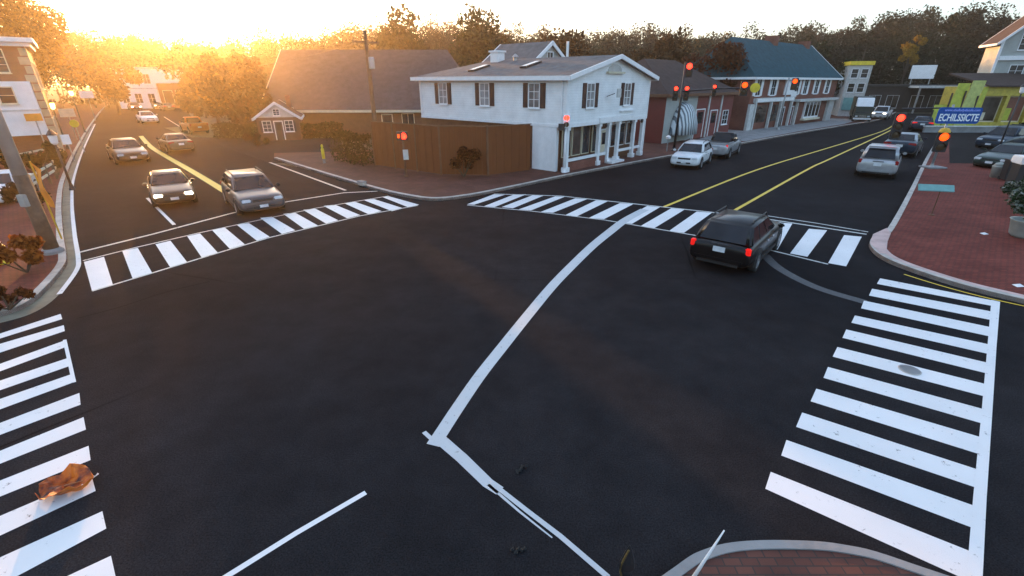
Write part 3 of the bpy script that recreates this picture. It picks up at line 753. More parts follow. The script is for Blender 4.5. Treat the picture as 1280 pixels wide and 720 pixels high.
strip('edge_line', [(-9.37,26.12), (-18.03,35.65), (-25.85,44.38), (-35.15,54.72), (-43.54,64.59), (-60.59,85.93)], .16, .004, M['offwhite'])
strip('centre_line', [(7.38,22.29), (17.11,32.88), (30.08,45.25), (45.77,60.26), (56.58,72.33)], .17, .004, M['yellow'])
strip('centre_line', [(10.20,21.23), (21.01,33.37), (25.67,38.25), (47.04,60.77), (60.06,75.32)], .17, .004, M['yellow'])
strip('edge_line', [(75.18,83.97), (89.38,105.58), (112.37,141.61)], .3, .006, M['offwhite'])
TURN = [(6.36,21.83), (5.03,20.00), (3.98,18.20), (2.98,16.40), (2.00,14.42), (1.20,12.71), (0.42,10.83), (-0.22,9.23), (-0.67,8.08), (-1.02,7.04), (-1.23,6.37), (-1.33,6.06)]
strip('turn_line', TURN, .3, .008, M['greyline'], widths=[.42,.40,.34,.3,.27,.25,.24])
strip('turn_line', [(-1.25,6.23), (-0.81,5.77), (-0.37,5.26), (-0.18,5.11)], .2, .0045, M['greyline'], smooth=False, widths=[.22,.17])
strip('turn_line', [(-0.22,5.17), (0.23,4.74), (0.65,4.35), (1.19,3.78)], .075, .0115, M['greyline'], smooth=False)
strip('turn_line', [(-0.36,5.23), (0.11,4.74), (0.54,4.33)], .04, .0045, M['greyline'], smooth=False, widths=[.05,.02])
strip('stub_line', [(-1.54,6.39), (-1.29,6.12)], .08, .0045, M['greyline'], smooth=False)
strip('lane_line', [(-2.18,5.08), (-2.93,4.40), (-3.59,3.74)], .085, .0045, M['white'], smooth=False)
strip('ghost_line', [(8.94,15.52), (8.77,14.14), (9.06,12.65), (9.82,11.61)], .34, .0035, M['ghost'])

# things lying on the road
def lid(name, p, label, cat, r, mat):
    e = empty(name, (p[0],p[1],.009), label, cat)
    MB().lathe([(r,0),(r,.006),(r*.93,.01)], 24).build('rim', M['kerb'], e)
    q = MB().lathe([(r*.9,.004),(r*.9,.013)], 24)
    for i in range(-3, 4): q.box(-r*.6,i*r*.2-.012,.013, r*.6,i*r*.2+.012,.018)
    q.build('cover', M[mat], e)
    return e
strip('road_seam', [(-11.26,10.65), (-10.65,11.31), (-10.10,12.25), (-9.27,13.07)], .03, .0035, M['seam'])
lid('utility_cover', (8.44,8.29), 'round grey utility cover on the striped crosswalk bars', 'utility cover', .2, 'concrete')
def skid(name, p, label, a, L, seed):
    g = random.Random(seed); e = empty(name, (p[0],p[1],.0), label, 'litter', a)
    m = MB()
    for i in range(5):
        x = (i-2)*L/5; m.tube([(x,g.uniform(-.03,.03),.012),(x+L/6,g.uniform(-.03,.03),.03),(x+L/4,0,.012)], [.012,.03,.01], 6)
    m.build('scrap', M['tyre'], e); return e
skid('rubber_scrap', (0.13,5.51), 'black rubber scrap lying beside the white L-shaped line', .9, .22, 1)
skid('rubber_scrap', (0.06,4.13), 'crumbled dark tyre scrap on asphalt near the frame bottom', .2, .2, 2)

def curled_leaf(p, label):
    """big crumpled orange-brown leaf: curled blade of crossing folds with a stem"""
    e = empty('curled_leaf', (p[0],p[1],.006), label, 'leaf', R(28))
    g = random.Random(5); n = 11; m = 9; L = .62; Wd = .82; vs = []; fs = []
    for i in range(n):
        u = i/(n-1); wv = Wd*.5*(math.sin(math.pi*min(1,u*.94+.05))**.6)*(1+.16*math.sin(u*17))
        for j in range(m):
            v = j/(m-1)*2-1
            z = .03 + .17*abs(v)**1.5 + .05*math.sin(u*8+v*3) + .11*math.exp(-((v-.1)/.15)**2)*math.sin(math.pi*u) + g.uniform(-.018,.018)
            vs.append(((u-.5)*L + g.uniform(-.015,.015), v*wv*(1-.25*abs(v)), max(.004, z-.02)))
    for i in range(n-1):
        for j in range(m-1): fs.append((i*m+j, i*m+j+1, (i+1)*m+j+1, (i+1)*m+j))
    mt = NT('leaf_orange_brown'); f = mt.noise(5, 4)
    mt.l(mt.ramp(f, [(.36,(.07,.010,.004)),(.5,(.42,.075,.005)),(.62,(.72,.17,.008))]), mt.b.inputs['Base Color']); mt.b.inputs['Roughness'].default_value=.55
    b = MB().add(vs, fs).build('blade', mt.mat, e)
    s = b.modifiers.new('t','SOLIDIFY'); s.thickness=.006
    MB().tube([(-.28,0,.03),(0,.01,.075),(.3,.02,.05)], [.006,.012,.008], 6).build('midrib', plain('leaf_rib',(.35,.12,.03),.5), e)
    q = MB()
    for k in range(7):
        x = .12+.03*k; y = -.12+.035*k+g.uniform(-.02,.02); q.add([(x,y,.03),(x+.05,y+.01,.05),(x+.03,y+.05,.045)], [(0,1,2)])
    w = q.build('torn_edge', M['whitep'], e); s = w.modifiers.new('t','SOLIDIFY'); s.thickness=.01
    return e
curled_leaf((-6.66,5.14), 'large curled orange-brown leaf lying on a white crosswalk bar')
def paper(p, label, a):
    e = empty('paper_scrap', (p[0],p[1],.125), label, 'litter', a)
    m = MB().add([(-.12,-.08,0),(.1,-.1,.01),(.14,.07,.03),(-.1,.09,.012),(0,0,.05)], [(0,1,4),(1,2,4),(2,3,4),(3,0,4)])
    o = m.build('sheet', M['whitep'], e); s = o.modifiers.new('t','SOLIDIFY'); s.thickness=.006
    return e
paper((18.58,17.56), 'pale paper scrap flat on the red brick sidewalk', .3)
paper((14.85,12.47), 'white paper sheet on brick by the yellow edged kerb', .1)

# ================================================================== BUILDINGS
# --- white corner house
A = (3.4,30.9); XA = math.atan2(.75,.66)
wh = empty('white_house', (A[0],A[1],.12), 'white two-storey corner house with dark shutters and grey roof', 'house', XA)
W_, D_ = 11.0, 14.4
F0 = face((0,0,0), 0); FL = face((0,D_,0), R(-90))         # FL: x runs from the far end (0) to the corner (D)
MB().box(0,0,2.95, W_,D_,5.72).build('upper_wall', M['siding'], wh)
g = MB(); gable_fill(g, .0, W_, .0, 5.72, 1.25, .14); g.build('gable', M['siding'], wh)
MB().box(.25,.9,0, W_-.1,D_-.3,2.95).build('lower_wall', M['brownwall'], wh)
MB().box(.0,.7,0, .24,2.7,2.95).build('corner_wall', M['whitep'], wh)
gable_roof(wh, W_, D_, 5.72, 1.25, 'roofgrey', .45, 'y', hip1=3.6)
b = MB(); b.box(-.03,-.03,2.8, W_+.03,0,3.02).box(-.03,0,2.8, 0,D_,2.97); b.build('band_board', M['whitep'], wh)
MB().box(-.035,-.035,2.95, .12,.0,5.72).box(-.035,0,2.95,0,.14,5.72).build('corner_board', M['whitep'], wh); MB().box(W_-.12,-.035,2.95, W_+.035,.0,5.72).build('corner_board', M['whitep'], wh)
for x in (2.6, 7.5): window(wh, F0, x, 3.95, .85, 1.4, shutter='shutter', sw=.42, muntins=(1,2), pane='glasslite')
for s in (11.55, 7.1, 2.6): window(wh, FL, D_-s, 3.95, .85, 1.4, shutter='shutter', sw=.42, muntins=(1,2), pane='glasslite')
v = MB(F0)
vs = [(1.0*math.cos(R(a)), .55*math.sin(R(a))) for a in range(0,181,15)]
v.prism([(5.5+x*.9, 6.12+z*.8) for x,z in vs], -.05, .0); fan = v.build('attic_vent', M['trimgrey'], wh)
MB(F0).box(4.4,-.22,5.98,6.6,0,6.1).build('vent_ledge', M['cream'], fan)
MB(F0).box(6.6,-.18,3.5,8.6,0,3.58).build('ledge', M['whitep'], wh)
sb = MB(F0).tube([(4.6,-.05,4.55),(4.9,-.5,4.75)], .025, 6).build('sign_bracket', M['black'], wh)
MB(F0).box(4.55,-.9,4.5,5.05,-.82,5.05).build('sign_panel', M['trimgrey'], sb)
for x in (.35, 4.2, 5.5, 6.9, 9.3, 10.7):
    p = MB(F0).box(x-.12,.02,.02,x+.12,.26,2.8)
    p.box(x-.2,-.06,0,x+.2,.34,.3).box(x-.17,-.03,2.62,x+.17,.31,2.8); p.build('porch_post', M['whitep'], wh)
MB(F0).box(.3,.1,.62,5.3,.22,.8).build('rail', M['whitep'], wh)
MB(F0).box(.25,.12,.0,5.3,.3,.55).build('knee_wall', M['redbrick'], wh)
for x0, x1 in ((.7,1.7),(1.85,2.9),(3.05,4.0),(4.35,5.2)):
    o = MB(F0).box(x0,.72,.8,x1,.8,2.75).build('shop_window', M['cream'], wh)
    MB(F0).box(x0+.07,.70,.87,x1-.07,.72,2.68).build('pane', M['shopdark' if x0 < 3 else 'glass'], o)
FP = face((0,.9,0), 0)
door(wh, FP, 6.2, .1, .95, 2.1, 'cream')
for x0, x1 in ((7.1,8.2),(8.4,9.2),(9.5,10.4)):
    o = MB(FP).box(x0,-.08,.9,x1,0,2.6).build('shop_window', M['whitep'], wh); MB(FP).box(x0+.07,-.1,.97,x1-.07,-.08,2.53).build('pane', M['glass'], o)
MB(F0).box(6.9,.1,.62,10.8,.22,.8).build('rail', M['whitep'], wh)
MB(F0).box(5.3,-.5,0,7.1,.9,.14).build('step', M['whitep'], wh)
MB(F0).box(3.9,-.14,2.86,8.6,-.03,3.2).build('sign_board', M['whitep'], wh)
for x in (9.9, 4.6, 8.2):
    l = MB(F0).lathe([(.03,0),(.09,.05),(.1,.2),(.04,.28)], 10, Matrix.Translation((x,-.2,2.55))); l.build('lantern', M['black'], wh)
for x, y in ((-.06, 14.2), (-.06, .35)):
    MB().tube([(x,y,5.6),(x,y,3.0)], .05, 6).build('downspout', M['whitep'], wh)
MB().tube([(11.08,.1,5.6),(11.08,.1,.1)], .05, 6).build('downspout', M['whitep'], wh)
# roof fittings: chimney, vents, skylights, rear gable
b = MB().box(4.4,9.9,6.3,5.2,10.7,7.6); b.box(4.3,9.8,7.6,5.3,10.8,7.72).build('chimney', M['whitep'], wh)
MB().lathe([(.16,6.4),(.16,7.2),(.28,7.22),(.05,7.45)], 12, Matrix.Translation((4.9,8.5,0))).build('roof_vent', M['steel'], wh)
rs = math.atan2(1.25, 5.5)
for yy, xx in ((9.6,2.0),(5.2,2.8)):
    mt = Matrix.Translation((xx, yy, 5.72+xx*1.25/5.5+.17)) @ Matrix.Rotation(-rs, 4, 'Y')
    o = MB(mt).box(-.9,-.3,0,.9,.3,.12).build('skylight', M['black'], wh); MB(mt).box(-.82,-.22,.12,.82,.22,.14).build('pane', M['glass'], o)
MB().tube([(7.6,5.5,6.6),(7.6,5.5,8.3)], .1, 8).build('flue', M['whitep'], wh)
b = MB(); b.box(6.2,7.8,5.6,10.6,13.0,6.9); gable_fill(b, 6.2, 10.6, 7.8, 6.9, 1.4, 5.2); rg = b.build('rear_wing', M['greysid'], wh)
gable_roof(rg, 4.4, 5.2, 6.9, 1.4, 'roofgrey', .25, 'y', x0=6.2, y0=7.8)
window(wh, face((0,7.8,0),0), 8.4, 6.85, .7, .8, muntins=(1,1))

# --- brown board fence along the house's street side
def fence_run(name, pts, h, mat, label, post='darkwood', gap=2.4):
    p0 = pts[0]; e = empty(name, (p0[0],p0[1],.12), label, 'fence')
    for a, b_ in zip(pts[:-1], pts[1:]):
        dx, dy = b_[0]-a[0], b_[1]-a[1]; L = math.hypot(dx,dy); T = face((a[0]-p0[0],a[1]-p0[1],0), math.atan2(dy,dx))
        n = max(1, round(L/gap))
        for i in range(n):
            x0, x1 = L*i/n, L*(i+1)/n
            q = MB(T); k = int((x1-x0)/.3)
            for j in range(k):
                u0 = x0+.06+(x1-x0-.12)*j/k; u1 = x0+.06+(x1-x0-.12)*(j+1)/k
                q.box(u0,-.02+.012*(j%2),.06,u1-.012,.02+.012*(j%2),h-rnd.uniform(0,.03))
            q.build('panel', M[mat], e)
            MB(T).box(x0-.06,-.06,0,x0+.06,.06,h+.08).build('post', M[post], e)
        MB(T).box(0,-.06,h,L,.05,h+.05).build('cap_rail', M[post], e)
    return e
fence_run('board_fence', [(-9.74,33.87), (-4.53,30.20), (-1.53,29.93), (1.24,31.79)], 2.95, 'brownboard', 'tall brown board fence below the white house side wall', 'brownwall')
hedge('hedge', (-13.37,36.81), (-9.85,33.87), 1.2, 2.0, 'dark green clipped hedge at the end of the brown fence', 'hedge', 3200, .1, 4)
shrub('bush', (*(-3.01,29.40),.12), 'reddish-brown bush growing against the brown board fence', 'rust', 1.0, 1.9, 2600, .09, 'bush', seed=12)

# --- big low barn roof behind
bn = empty('barn', (-28.0,56.5,0), 'long low building under a big mauve-grey hipped roof', 'building', math.atan2(.6,20))
MB().box(0,0,0,24,17,2.9).build('wall', M['brownwall'], bn)
gable_roof(bn, 24, 17, 2.9, 6.2, 'roofbarn', .6, 'x', hip1=4.5, trim='cream')
for x in (16,19): window(bn, F0, x, .9, 1.3, 1.3, 'cream', muntins=(1,0))
door(bn, F0, 13.6, 0, 1.1, 2.1, 'darkwood', 'cream')

# --- little white gabled cottage beyond the lawn
ct = empty('cottage', (-25.9,49.8,0), 'small brown cottage with pale gable and white trim beyond the lawn', 'house', R(20), None, .9)
MB().box(0,0,0,4.4,6,2.5).build('wall', M['brownwall'], ct)
g = MB(); gable_fill(g, 0, 4.4, 0, 2.5, 1.5, .12); g.build('gable', M['trimgrey'], ct)
gable_roof(ct, 4.4, 6, 2.5, 1.5, 'roofbrown', .35, 'y')
for x in (1.0, 3.3): window(ct, F0, x, 1.0, .8, 1.1, shutter='shutter', sw=.25)
door(ct, F0, 2.2, .05, .8, 2.0)
window(ct, F0, 2.2, 2.75, .6, .6)
MB().box(3.1,4,3.0,3.6,4.5,4.7).build('chimney', M['redbrick'], ct)

# --- pale block at the far end of the sunny road
fb = empty('pale_block', (-88,112,-.2), 'pale two-storey building with long white fascia at the road end', 'building', R(12))
MB().box(0,0,0,8.2,9,8.4).build('wall', M['whitep'], fb)
MB().box(8.2,.4,0,17.5,9,5.4).build('wing', M['warmbrick'], fb)
MB().box(8.2,-.4,5.5,17.5,.4,8.2).build('fascia', M['whitep'], fb)
MB().box(-.3,-.3,8.4,8.5,9.3,8.75).build('cornice', M['trimgrey'], fb)
MB().box(-.1,-.12,4.3,8.25,0,4.5).build('string_course', M['trimgrey'], fb)
for x in (1.5,4.1,6.7):
    for z in (1.4,5.4): window(fb, F0, x, z, 1.3, 1.9, muntins=(1,1))
for x in (10,12.6,15.2):
    o = MB(face((0,.4,0),0)).box(x-1,-.06,1,x+1,0,4).build('shop_window', M['cream'], fb); MB(face((0,.4,0),0)).box(x-.9,-.08,1.1,x+.9,-.06,3.9).build('pane', M['glass'], o)

# --- brick corner building on the left with a white bay
lb = empty('brick_building', (-34.6-12*.75,37-12*.66,.12), 'tall brick corner building with cream quoins and white bay', 'building', math.atan2(.66,.75))
MB().box(0,0,0,12,8,8.0).build('wall', M['warmbrick'], lb)
b = MB().box(-.5,-.55,8.0,12.6,8.6,8.3); b.box(-.3,-.3,7.75,12.35,8.3,8.0).build('cornice', M['whitep'], lb)
for k in range(13):
    z = .2+k*.58; w = .55 if k % 2 else .38
    q = MB().box(12-w,-.05,z,12.05,0,z+.5); q.box(12,0,z,12.05,(.9-w)+.3,z+.5).build('quoin', M['tan'], lb)
for k in range(13):
    z = .2+k*.58; w = .55 if k % 2 else .38
    MB().box(12,8-w,z,12.05,8.05,z+.5).build('quoin', M['tan'], lb)
bay = MB().box(8.4,-1.0,1.9,11.6,0,5.5).build('bay', M['whitep'], lb)
MB().box(8.36,-1.05,3.55,11.64,-.0,3.66).build('bay_band', M['trimgrey'], bay)
window(lb, face((0,-1.0,0),0), 10.2, 4.1, .75, 1.0, 'cream', muntins=(0,1))
for x in (2,5,7.4): window(lb, F0, x, 4.4, 1.1, 1.8, 'cream')
window(lb, F0, 10.2, 6.1, 1.1, 1.4, 'cream')
FS = face((12,0,0), R(90))
for x in (2.5,5.5):
    for z in (1.0,5.0): window(lb, FS, x, z, 1.1, 1.8, 'cream')

# --- shops further along the left pavement
def small_shop(loc, rz, W, D, Hh, wall, label, roof, aw, cat='shop', name='shop_building'):
    e = empty(name, loc, label, cat, rz)
    MB().box(0,0,0,W,D,Hh).build('wall', M[wall], e)
    if roof: gable_roof(e, W, D, Hh, W*.22, roof, .4, 'x', hip0=1.2, hip1=1.2)
    else: MB().box(-.25,-.25,Hh,W+.25,D+.25,Hh+.3).build('parapet', M['trimgrey'], e)
    n = max(2, int(W/2.6))
    for i in range(n):
        x = W*(i+.5)/n
        if i == n//2: door(e, F0, x, 0, 1.0, 2.1)
        else: window(e, F0, x, .9, 1.5, 1.5, muntins=(1,0))
        if Hh > 5: window(e, F0, x, 3.8, 1.0, 1.4)
    if aw: MB().prism([(0,0),(0,.1),(-1,-.55),(-1,-.65)], .3, W-.3, Matrix.Translation((0,-.02,3.1)) @ Matrix.Rotation(R(90),4,'Z') @ Matrix.Diagonal((1,-1,1,1))).build('awning', M[aw], e)
    return e
small_shop((-49,47,.12), math.atan2(.75,-.66)-math.pi*1.0+math.pi, 8, 7, 4.2, 'warmbrick', 'low warm brick shop past the tall brick building', 'roofbrown', None)
small_shop((-63,66,.12), math.atan2(.75,-.66), 11, 8, 5.6, 'brownwall', 'brown flat-roofed shop farthest along the left pavement', None, 'cream')

# --- red-brown house with a hipped grey roof behind the signals
A = (14.4,46.6)
rh = empty('hip_roof_house', (*A,.12), 'dark low house with brown hipped roof and red doors behind the signals', 'house', math.atan2(.69,.72))
MB().box(0,0,0,15,11,4.5).build('wall', M['darkred'], rh)
MB().box(-.02,-.03,0,6.2,0,4.5).build('grey_front', M['greysid'], rh)
gable_roof(rh, 15, 11, 4.5, 3.0, 'roofbrown', .5, 'x', hip0=4.8, hip1=4.8, trim='brownwall')
door(rh, F0, 7.2, 0, 1.8, 2.8, 'darkred'); door(rh, F0, 10.4, 0, 1.5, 2.6, 'darkred')
for x in (8.9, 11.9): MB(F0).box(x-.12,-.1,0,x+.12,-.0,4.3).build('pilaster', M['trimgrey'], rh)
for x in (13.4,): window(rh, F0, x, 1.1, 1.3, 1.4)
aw = MB(); vs = []; fs = []
for i in range(17):
    t = math.pi*i/16
    for j in range(5):
        q = R(90)*j/4; vs.append((3.4-2.3*math.cos(t)*1.0, -.05-1.5*math.sin(q)*math.sin(t)*.9-.02, .7+ (3.0*math.sin(t))*math.cos(q)))
for i in range(16):
    for j in range(4): fs.append((i*5+j, i*5+j+1, (i+1)*5+j+1, (i+1)*5+j))
m = NT('striped_canvas'); tc = m.n('ShaderNodeTexCoord'); wv = m.n('ShaderNodeTexWave', Scale=.85, Distortion=1.2); m.l(tc.outputs['Object'], wv.inputs['Vector'])
m.l(m.ramp(wv.outputs['Fac'], [(.42,(.10,.13,.15)),(.52,(.55,.60,.62))]), m.b.inputs['Base Color'])
cn = aw.add(vs, fs).build('dome_awning', m.mat, rh, smooth=True); s = cn.modifiers.new('t','SOLIDIFY'); s.thickness=.04

# --- brick inn with the teal roof
A = (28.3,59.6); inn = empty('brick_inn', (*A,.12), 'red brick two-storey inn with teal roof and white window trim', 'building', math.atan2(.632,.775))
Wn, Dn = 26.8, 10
MB().box(0,0,0,Wn,Dn,6.2).build('wall', M['redbrick'], inn)
gable_roof(inn, Wn, Dn, 6.2, 4.2, 'roofteal', .5, 'x', hip0=3.2)
b = MB(); b.add([(Wn,0,6.2),(Wn,Dn,6.2),(Wn,Dn/2,10.1),(Wn-.15,0,6.2),(Wn-.15,Dn,6.2),(Wn-.15,Dn/2,10.1)], [(0,1,2),(3,5,4),(0,2,5,3),(1,4,5,2),(0,3,4,1)])
b.build('gable', M['trimgrey'], inn)
for x in (1.6, 5.6, 12.6, 15.4, 19.2, 23.2): window(inn, F0, x, 3.95, 1.15, 1.75, shutter='whitep', sw=.5, muntins=(1,1))
MB(F0).box(8.8,-.12,3.9,11.2,0,5.8).build('white_panel', M['whitep'], inn)
MB(F0).box(1.0,-.35,3.15,12,0,3.65).build('sign_band', M['trimgrey'], inn)
MB(F0).box(1.4,-.37,3.22,11.6,-.35,3.58).build('lettered_strip', M['whitep'], inn)
MB(F0).box(12.4,-.9,3.0,26.5,0,3.3).build('canopy', M['trimgrey'], inn)
for x in (1.2,5.4,8.2,11.4,13.4): MB(F0).box(x-.13,-.4,0,x+.13,-.1,3.15).build('porch_post', M['trimgrey'], inn)
for x0,x1 in ((1.6,5.0),(5.8,8.0)):
    o = MB(F0).box(x0,-.06,.7,x1,0,2.9).build('shop_window', M['redbrick'], inn); MB(F0).box(x0+.1,-.08,.8,x1-.1,-.06,2.8).build('pane', M['shopdark'], o)
door(inn, F0, 9.6, .05, 1.1, 2.3); door(inn, F0, 12.4, .05, 1.1, 2.3, 'darkred')
o = MB(F0).box(16.4,-.25,.7,21.6,0,3.0); o = o.build('bay_window', M['whitep'], inn)
for k in range(4): MB(F0).box(16.6+k*1.26,-.27,.95,17.6+k*1.26,-.25,2.8).build('pane', M['shopdark'], o)
MB(F0).box(16.1,-.5,.45,21.9,0,.7).build('planter_box', M['cream'], inn)
MB(F0).box(24.6,-.35,0,26.6,-.0,3.0).build('white_pier', M['trimgrey'], inn)
MB(F0).box(-.1,-.3,0,1.0,0,3.0).build('white_pier', M['trimgrey'], inn)
MB().box(13,4.3,9.9,14.2,5.7,11.2).build('chimney', M['redbrick'], inn)
MB().box(24,4.3,9.9,25,5.7,11.0).build('chimney', M['redbrick'], inn)

# --- narrow cream building, dark canopied building, hillside houses
nb = empty('narrow_building', (56.6,86,.1), 'narrow pale building with yellow cornice beside the teal-roofed inn', 'building', R(-20))
MB().box(0,0,0,3.2,5,8.0).build('wall', M['trimgrey'], nb); MB().box(-.15,-.25,8.0,3.35,5.2,8.6).build('cornice', M['bright'], nb)
for x in (.9,2.3):
    for z in (3.9,6.1): window(nb, F0, x, z, .9, 1.3, muntins=(0,1))
MB(F0).box(.3,-.2,1.0,2.9,0,3.0).build('shop_front', M['teal'], nb)
dk = empty('canopied_store', (69,97,.1), 'long dark store with a flat pale-edged canopy below the woods', 'building', R(-18))
MB().box(0,3,0,26,12,4.6).build('wall', M['darkwood'], dk); MB().box(-.4,2.6,4.6,26.4,12.4,5.0).build('roof', M['black'], dk)
MB().box(7,-1.5,4.4,15,3,4.8).build('canopy', M['trimgrey'], dk)
for x in (7.4,14.6): MB().box(x-.12,-1.3,0,x+.12,-1.06,4.4).build('canopy_post', M['steel'], dk)
for x in (2,5,9,12,17,20,23.5): window(dk, face((0,3,0),0), x, .8, 1.9, 2.2, 'trimgrey', muntins=(1,0), pane='shopdark')
ws = empty('roof_sign', (79.5,99.0,5.1), 'white angular sign standing on the dark store roof', 'sign', R(-32))
MB().box(-1.9,-.12,1.0,1.9,.12,3.4).build('panel', M['whitep'], ws, bevel=.03)
for x in (-1.4,1.4): MB().tube([(x,0,-.2),(x,0,1.0)], .09, 8).build('post', M['steel'], ws)
for i,(x,y,lab,wall,roof) in enumerate(((104,112,'small pale cottage among trees right of the dark store','cream','roofbrown'),(93,103,'white cottage with grey roof halfway up the wooded slope','siding','roofgrey'),(66,116,'grey cottage roof showing above the dark store','greysid','roofbrown'))):
    small_shop((x,y,hill_z(x,y)), R(-38), 7, 6, 3.0, wall, lab, roof, None, 'house', 'hillside_house')

# --- right: grey gabled house with a yellow shop front
sh = empty('yellow_shop', (52.6,60.9,.12), 'one-storey yellow shop front with wide windows under a brown roof', 'shop', R(-3))
b = MB(); b.box(4.2,0,0,30,6,.9).box(4.2,.0,3.9,30,6,4.9).box(4.2,.6,.9,30,6,3.9); b.build('wall', M['shopyellow'], sh)
MB().prism([(-.5,4.9),(6.2,6.3),(6.2,6.5),(-.5,5.05)], -4.3, -30.4, Matrix.Rotation(R(90),4,'Z')).build('roof', M['roofbrown'], sh)
for k in range(9):
    x0 = 4.2+k*2.9; MB().box(x0,-.06,.9,x0+.4,.6,3.9).build('pillar', M['shopyellow'], sh)
    if k < 8:
        o = MB().box(x0+.4,.45,.9,x0+2.9,.58,3.9).build('shop_window', M['cream'], sh); MB().box(x0+.55,.43,1.05,x0+2.75,.45,3.75).build('pane', M['warmshop' if k%2 else 'shopdark'], o)
        MB().box(x0+.7,.40,1.1,x0+1.5,.43,2.0+.5*(k%3)).build('poster', M['yellowgreen' if k%2 else 'cream'], o)
MB().box(4.1,-.1,.0,30,-.0,.25).build('plinth', M['whitep'], sh)
bd = empty('yellow_boards', (52.3,60.2,.12), 'leaning row of yellow-green display boards beside the yellow shop', 'display boards', R(-3))
for x0,w,h,mt in ((-1.2,1.45,2.9,'yellowgreen'),(.35,1.35,5.3,'yellowgreen'),(1.85,1.45,5.6,'yellowgreen2'),(3.42,.55,4.9,'yellowgreen')):
    sk = .9*h/5.6
    MB().add([(x0,0,.3),(x0+w,0,.3),(x0+w+sk,.5,h),(x0+sk,.5,h),(x0,.12,.3),(x0+w,.12,.3),(x0+w+sk,.62,h),(x0+sk,.62,h)],
             [(0,1,2,3),(4,7,6,5),(0,4,5,1),(1,5,6,2),(2,6,7,3),(3,7,4,0)]).build('board', M[mt], bd)
    MB().box(x0+.2,.2,0,x0+.32,.34,h*.8).build('prop', M['darkwood'], bd)
gh = empty('grey_house', (62.9,67.2,.12), 'tall grey sided house with white trim above the yellow shop', 'house', R(-25))
MB().box(0,0,0,12,4.5,10.4).build('wall', M['greysid'], gh)
g = MB(); gable_fill(g, 0, 12, 0, 10.4, 6.0, .14); g.build('gable', M['greysid'], gh); g = MB(); gable_fill(g, 0, 12, 4.36, 10.4, 6.0, .14); g.build('gable', M['greysid'], gh)
gable_roof(gh, 12, 4.5, 10.4, 6.0, 'roofbrown', .6, 'y')
MB(F0).box(-.06,-.06,0,.25,0,10.4).build('corner_board', M['whitep'], gh)
MB(F0).box(.25,-.25,8.0,12,0,8.5).build('cornice', M['whitep'], gh)
for x in (2.4,5.6,9):
    window(gh, F0, x, 9.2, 1.2, 1.9); window(gh, F0, x, 6.1, 1.3, 1.3, muntins=(1,1))
lw = empty('low_wall', (48.5,57.5,.127), 'long low pale wall between the parked cars and yellow shop', 'wall', R(-2))
MB().box(0,-.15,0,40,.15,.62).build('wall', M['concrete'], lw); MB().box(-.06,-.22,.62,40.06,.22,.74).build('coping', M['trimgrey'], lw)
# ================================================================== STREET FURNITURE
def facing(p): return -math.atan2(p[0], p[1])

p = (-6.69,29.66); e = empty('pedestrian_signal', (*p,.12), 'short pedestrian signal with red hand before the brown fence', 'signal')
pole_part(e, 2.75, .07, .06, 'brownwall')
h = MB(face((0,-.1,2.45), facing(p))).box(-.34,-.06,-.26,.34,.16,.26).build('signal_head', M['black'], e, bevel=.03)
T = face((.1,-.17,2.45), facing(p)); hnd = MB(T).box(-.11,-.015,-.16,.12,.0,.04)
for i in range(4): hnd.box(-.11+i*.06,-.015,.05,-.07+i*.06,.0,.15+.05*(i in (1,2)))
hnd.box(.13,-.015,-.08,.18,.0,.06).build('hand', M['red'], h)
MB(T).box(-.36,-.015,-.1,-.24,.0,.12).build('countdown', M['orangeon'], h)
MB(face((.12,-.1,1.35), facing(p))).box(-.16,-.02,-.3,.16,.02,.3).build('notice', M['trimgrey'], e)

p = (3.43,31.05); e = empty('traffic_signal', (*p,.12), 'white signal post with red light at the white house corner', 'traffic light')
pole_part(e, 3.05, .075, .06, 'whitep'); signal_head(e, (0,-.12,3.2), facing(p), 'whitep', 0, 'red', 2, .16)
MB(face((-.3,-.1,2.85), facing(p))).box(-.2,-.05,-.2,.2,.12,.2).build('walk_box', M['black'], e)

p = (14.07,41.72); e = empty('mast_arm_signal', (*p,.12), 'dark mast arm signal with stacked red lights and yellow round plate', 'traffic light')
pole_part(e, 6.9, .11, .08, 'black'); f = facing(p)
signal_head(e, (.3,-.12,6.35), f, 'black', 0, 'red', 2, .22)
for dx in (-.55, .35): signal_head(e, (dx,-.12,4.6), f, 'black', 0, 'red', 3, .15)
arm = MB().tube([(0,0,4.75),(2.4,-2.2,5.0),(4.1,-3.75,5.05)], [.08,.06,.04], 8).build('mast_arm', M['black'], e)
signal_head(e, (1.9,-1.9,4.85), f, 'black', 0, 'red', 3, .11); signal_head(e, (3.55,-3.4,5.0), f, 'black', 0, 'orangeon', 2, .2)
MB(face((4.15,-3.85,5.05), f)).lathe([(.34,0),(.34,.04)], 20, Matrix.Rotation(R(90),4,'X')).build('round_plate', M['bright'], e)

p = (33.36,61.29); e = empty('post_signal', (*p,.12), 'slim signal post with amber light in front of the brick inn', 'traffic light')
pole_part(e, 5.9, .1, .07, 'steel'); signal_head(e, (.75,-.1,5.2), facing(p), 'black', 0, 'orangeon', 2, .26)
MB().tube([(0,0,5.6),(.75,0,5.6)], .05, 8).build('bracket', M['steel'], e)
MB(face((.9,-.2,4.1), facing(p))).box(-.3,-.02,-.3,.3,.02,.3).build('white_plate', M['whitep'], e)

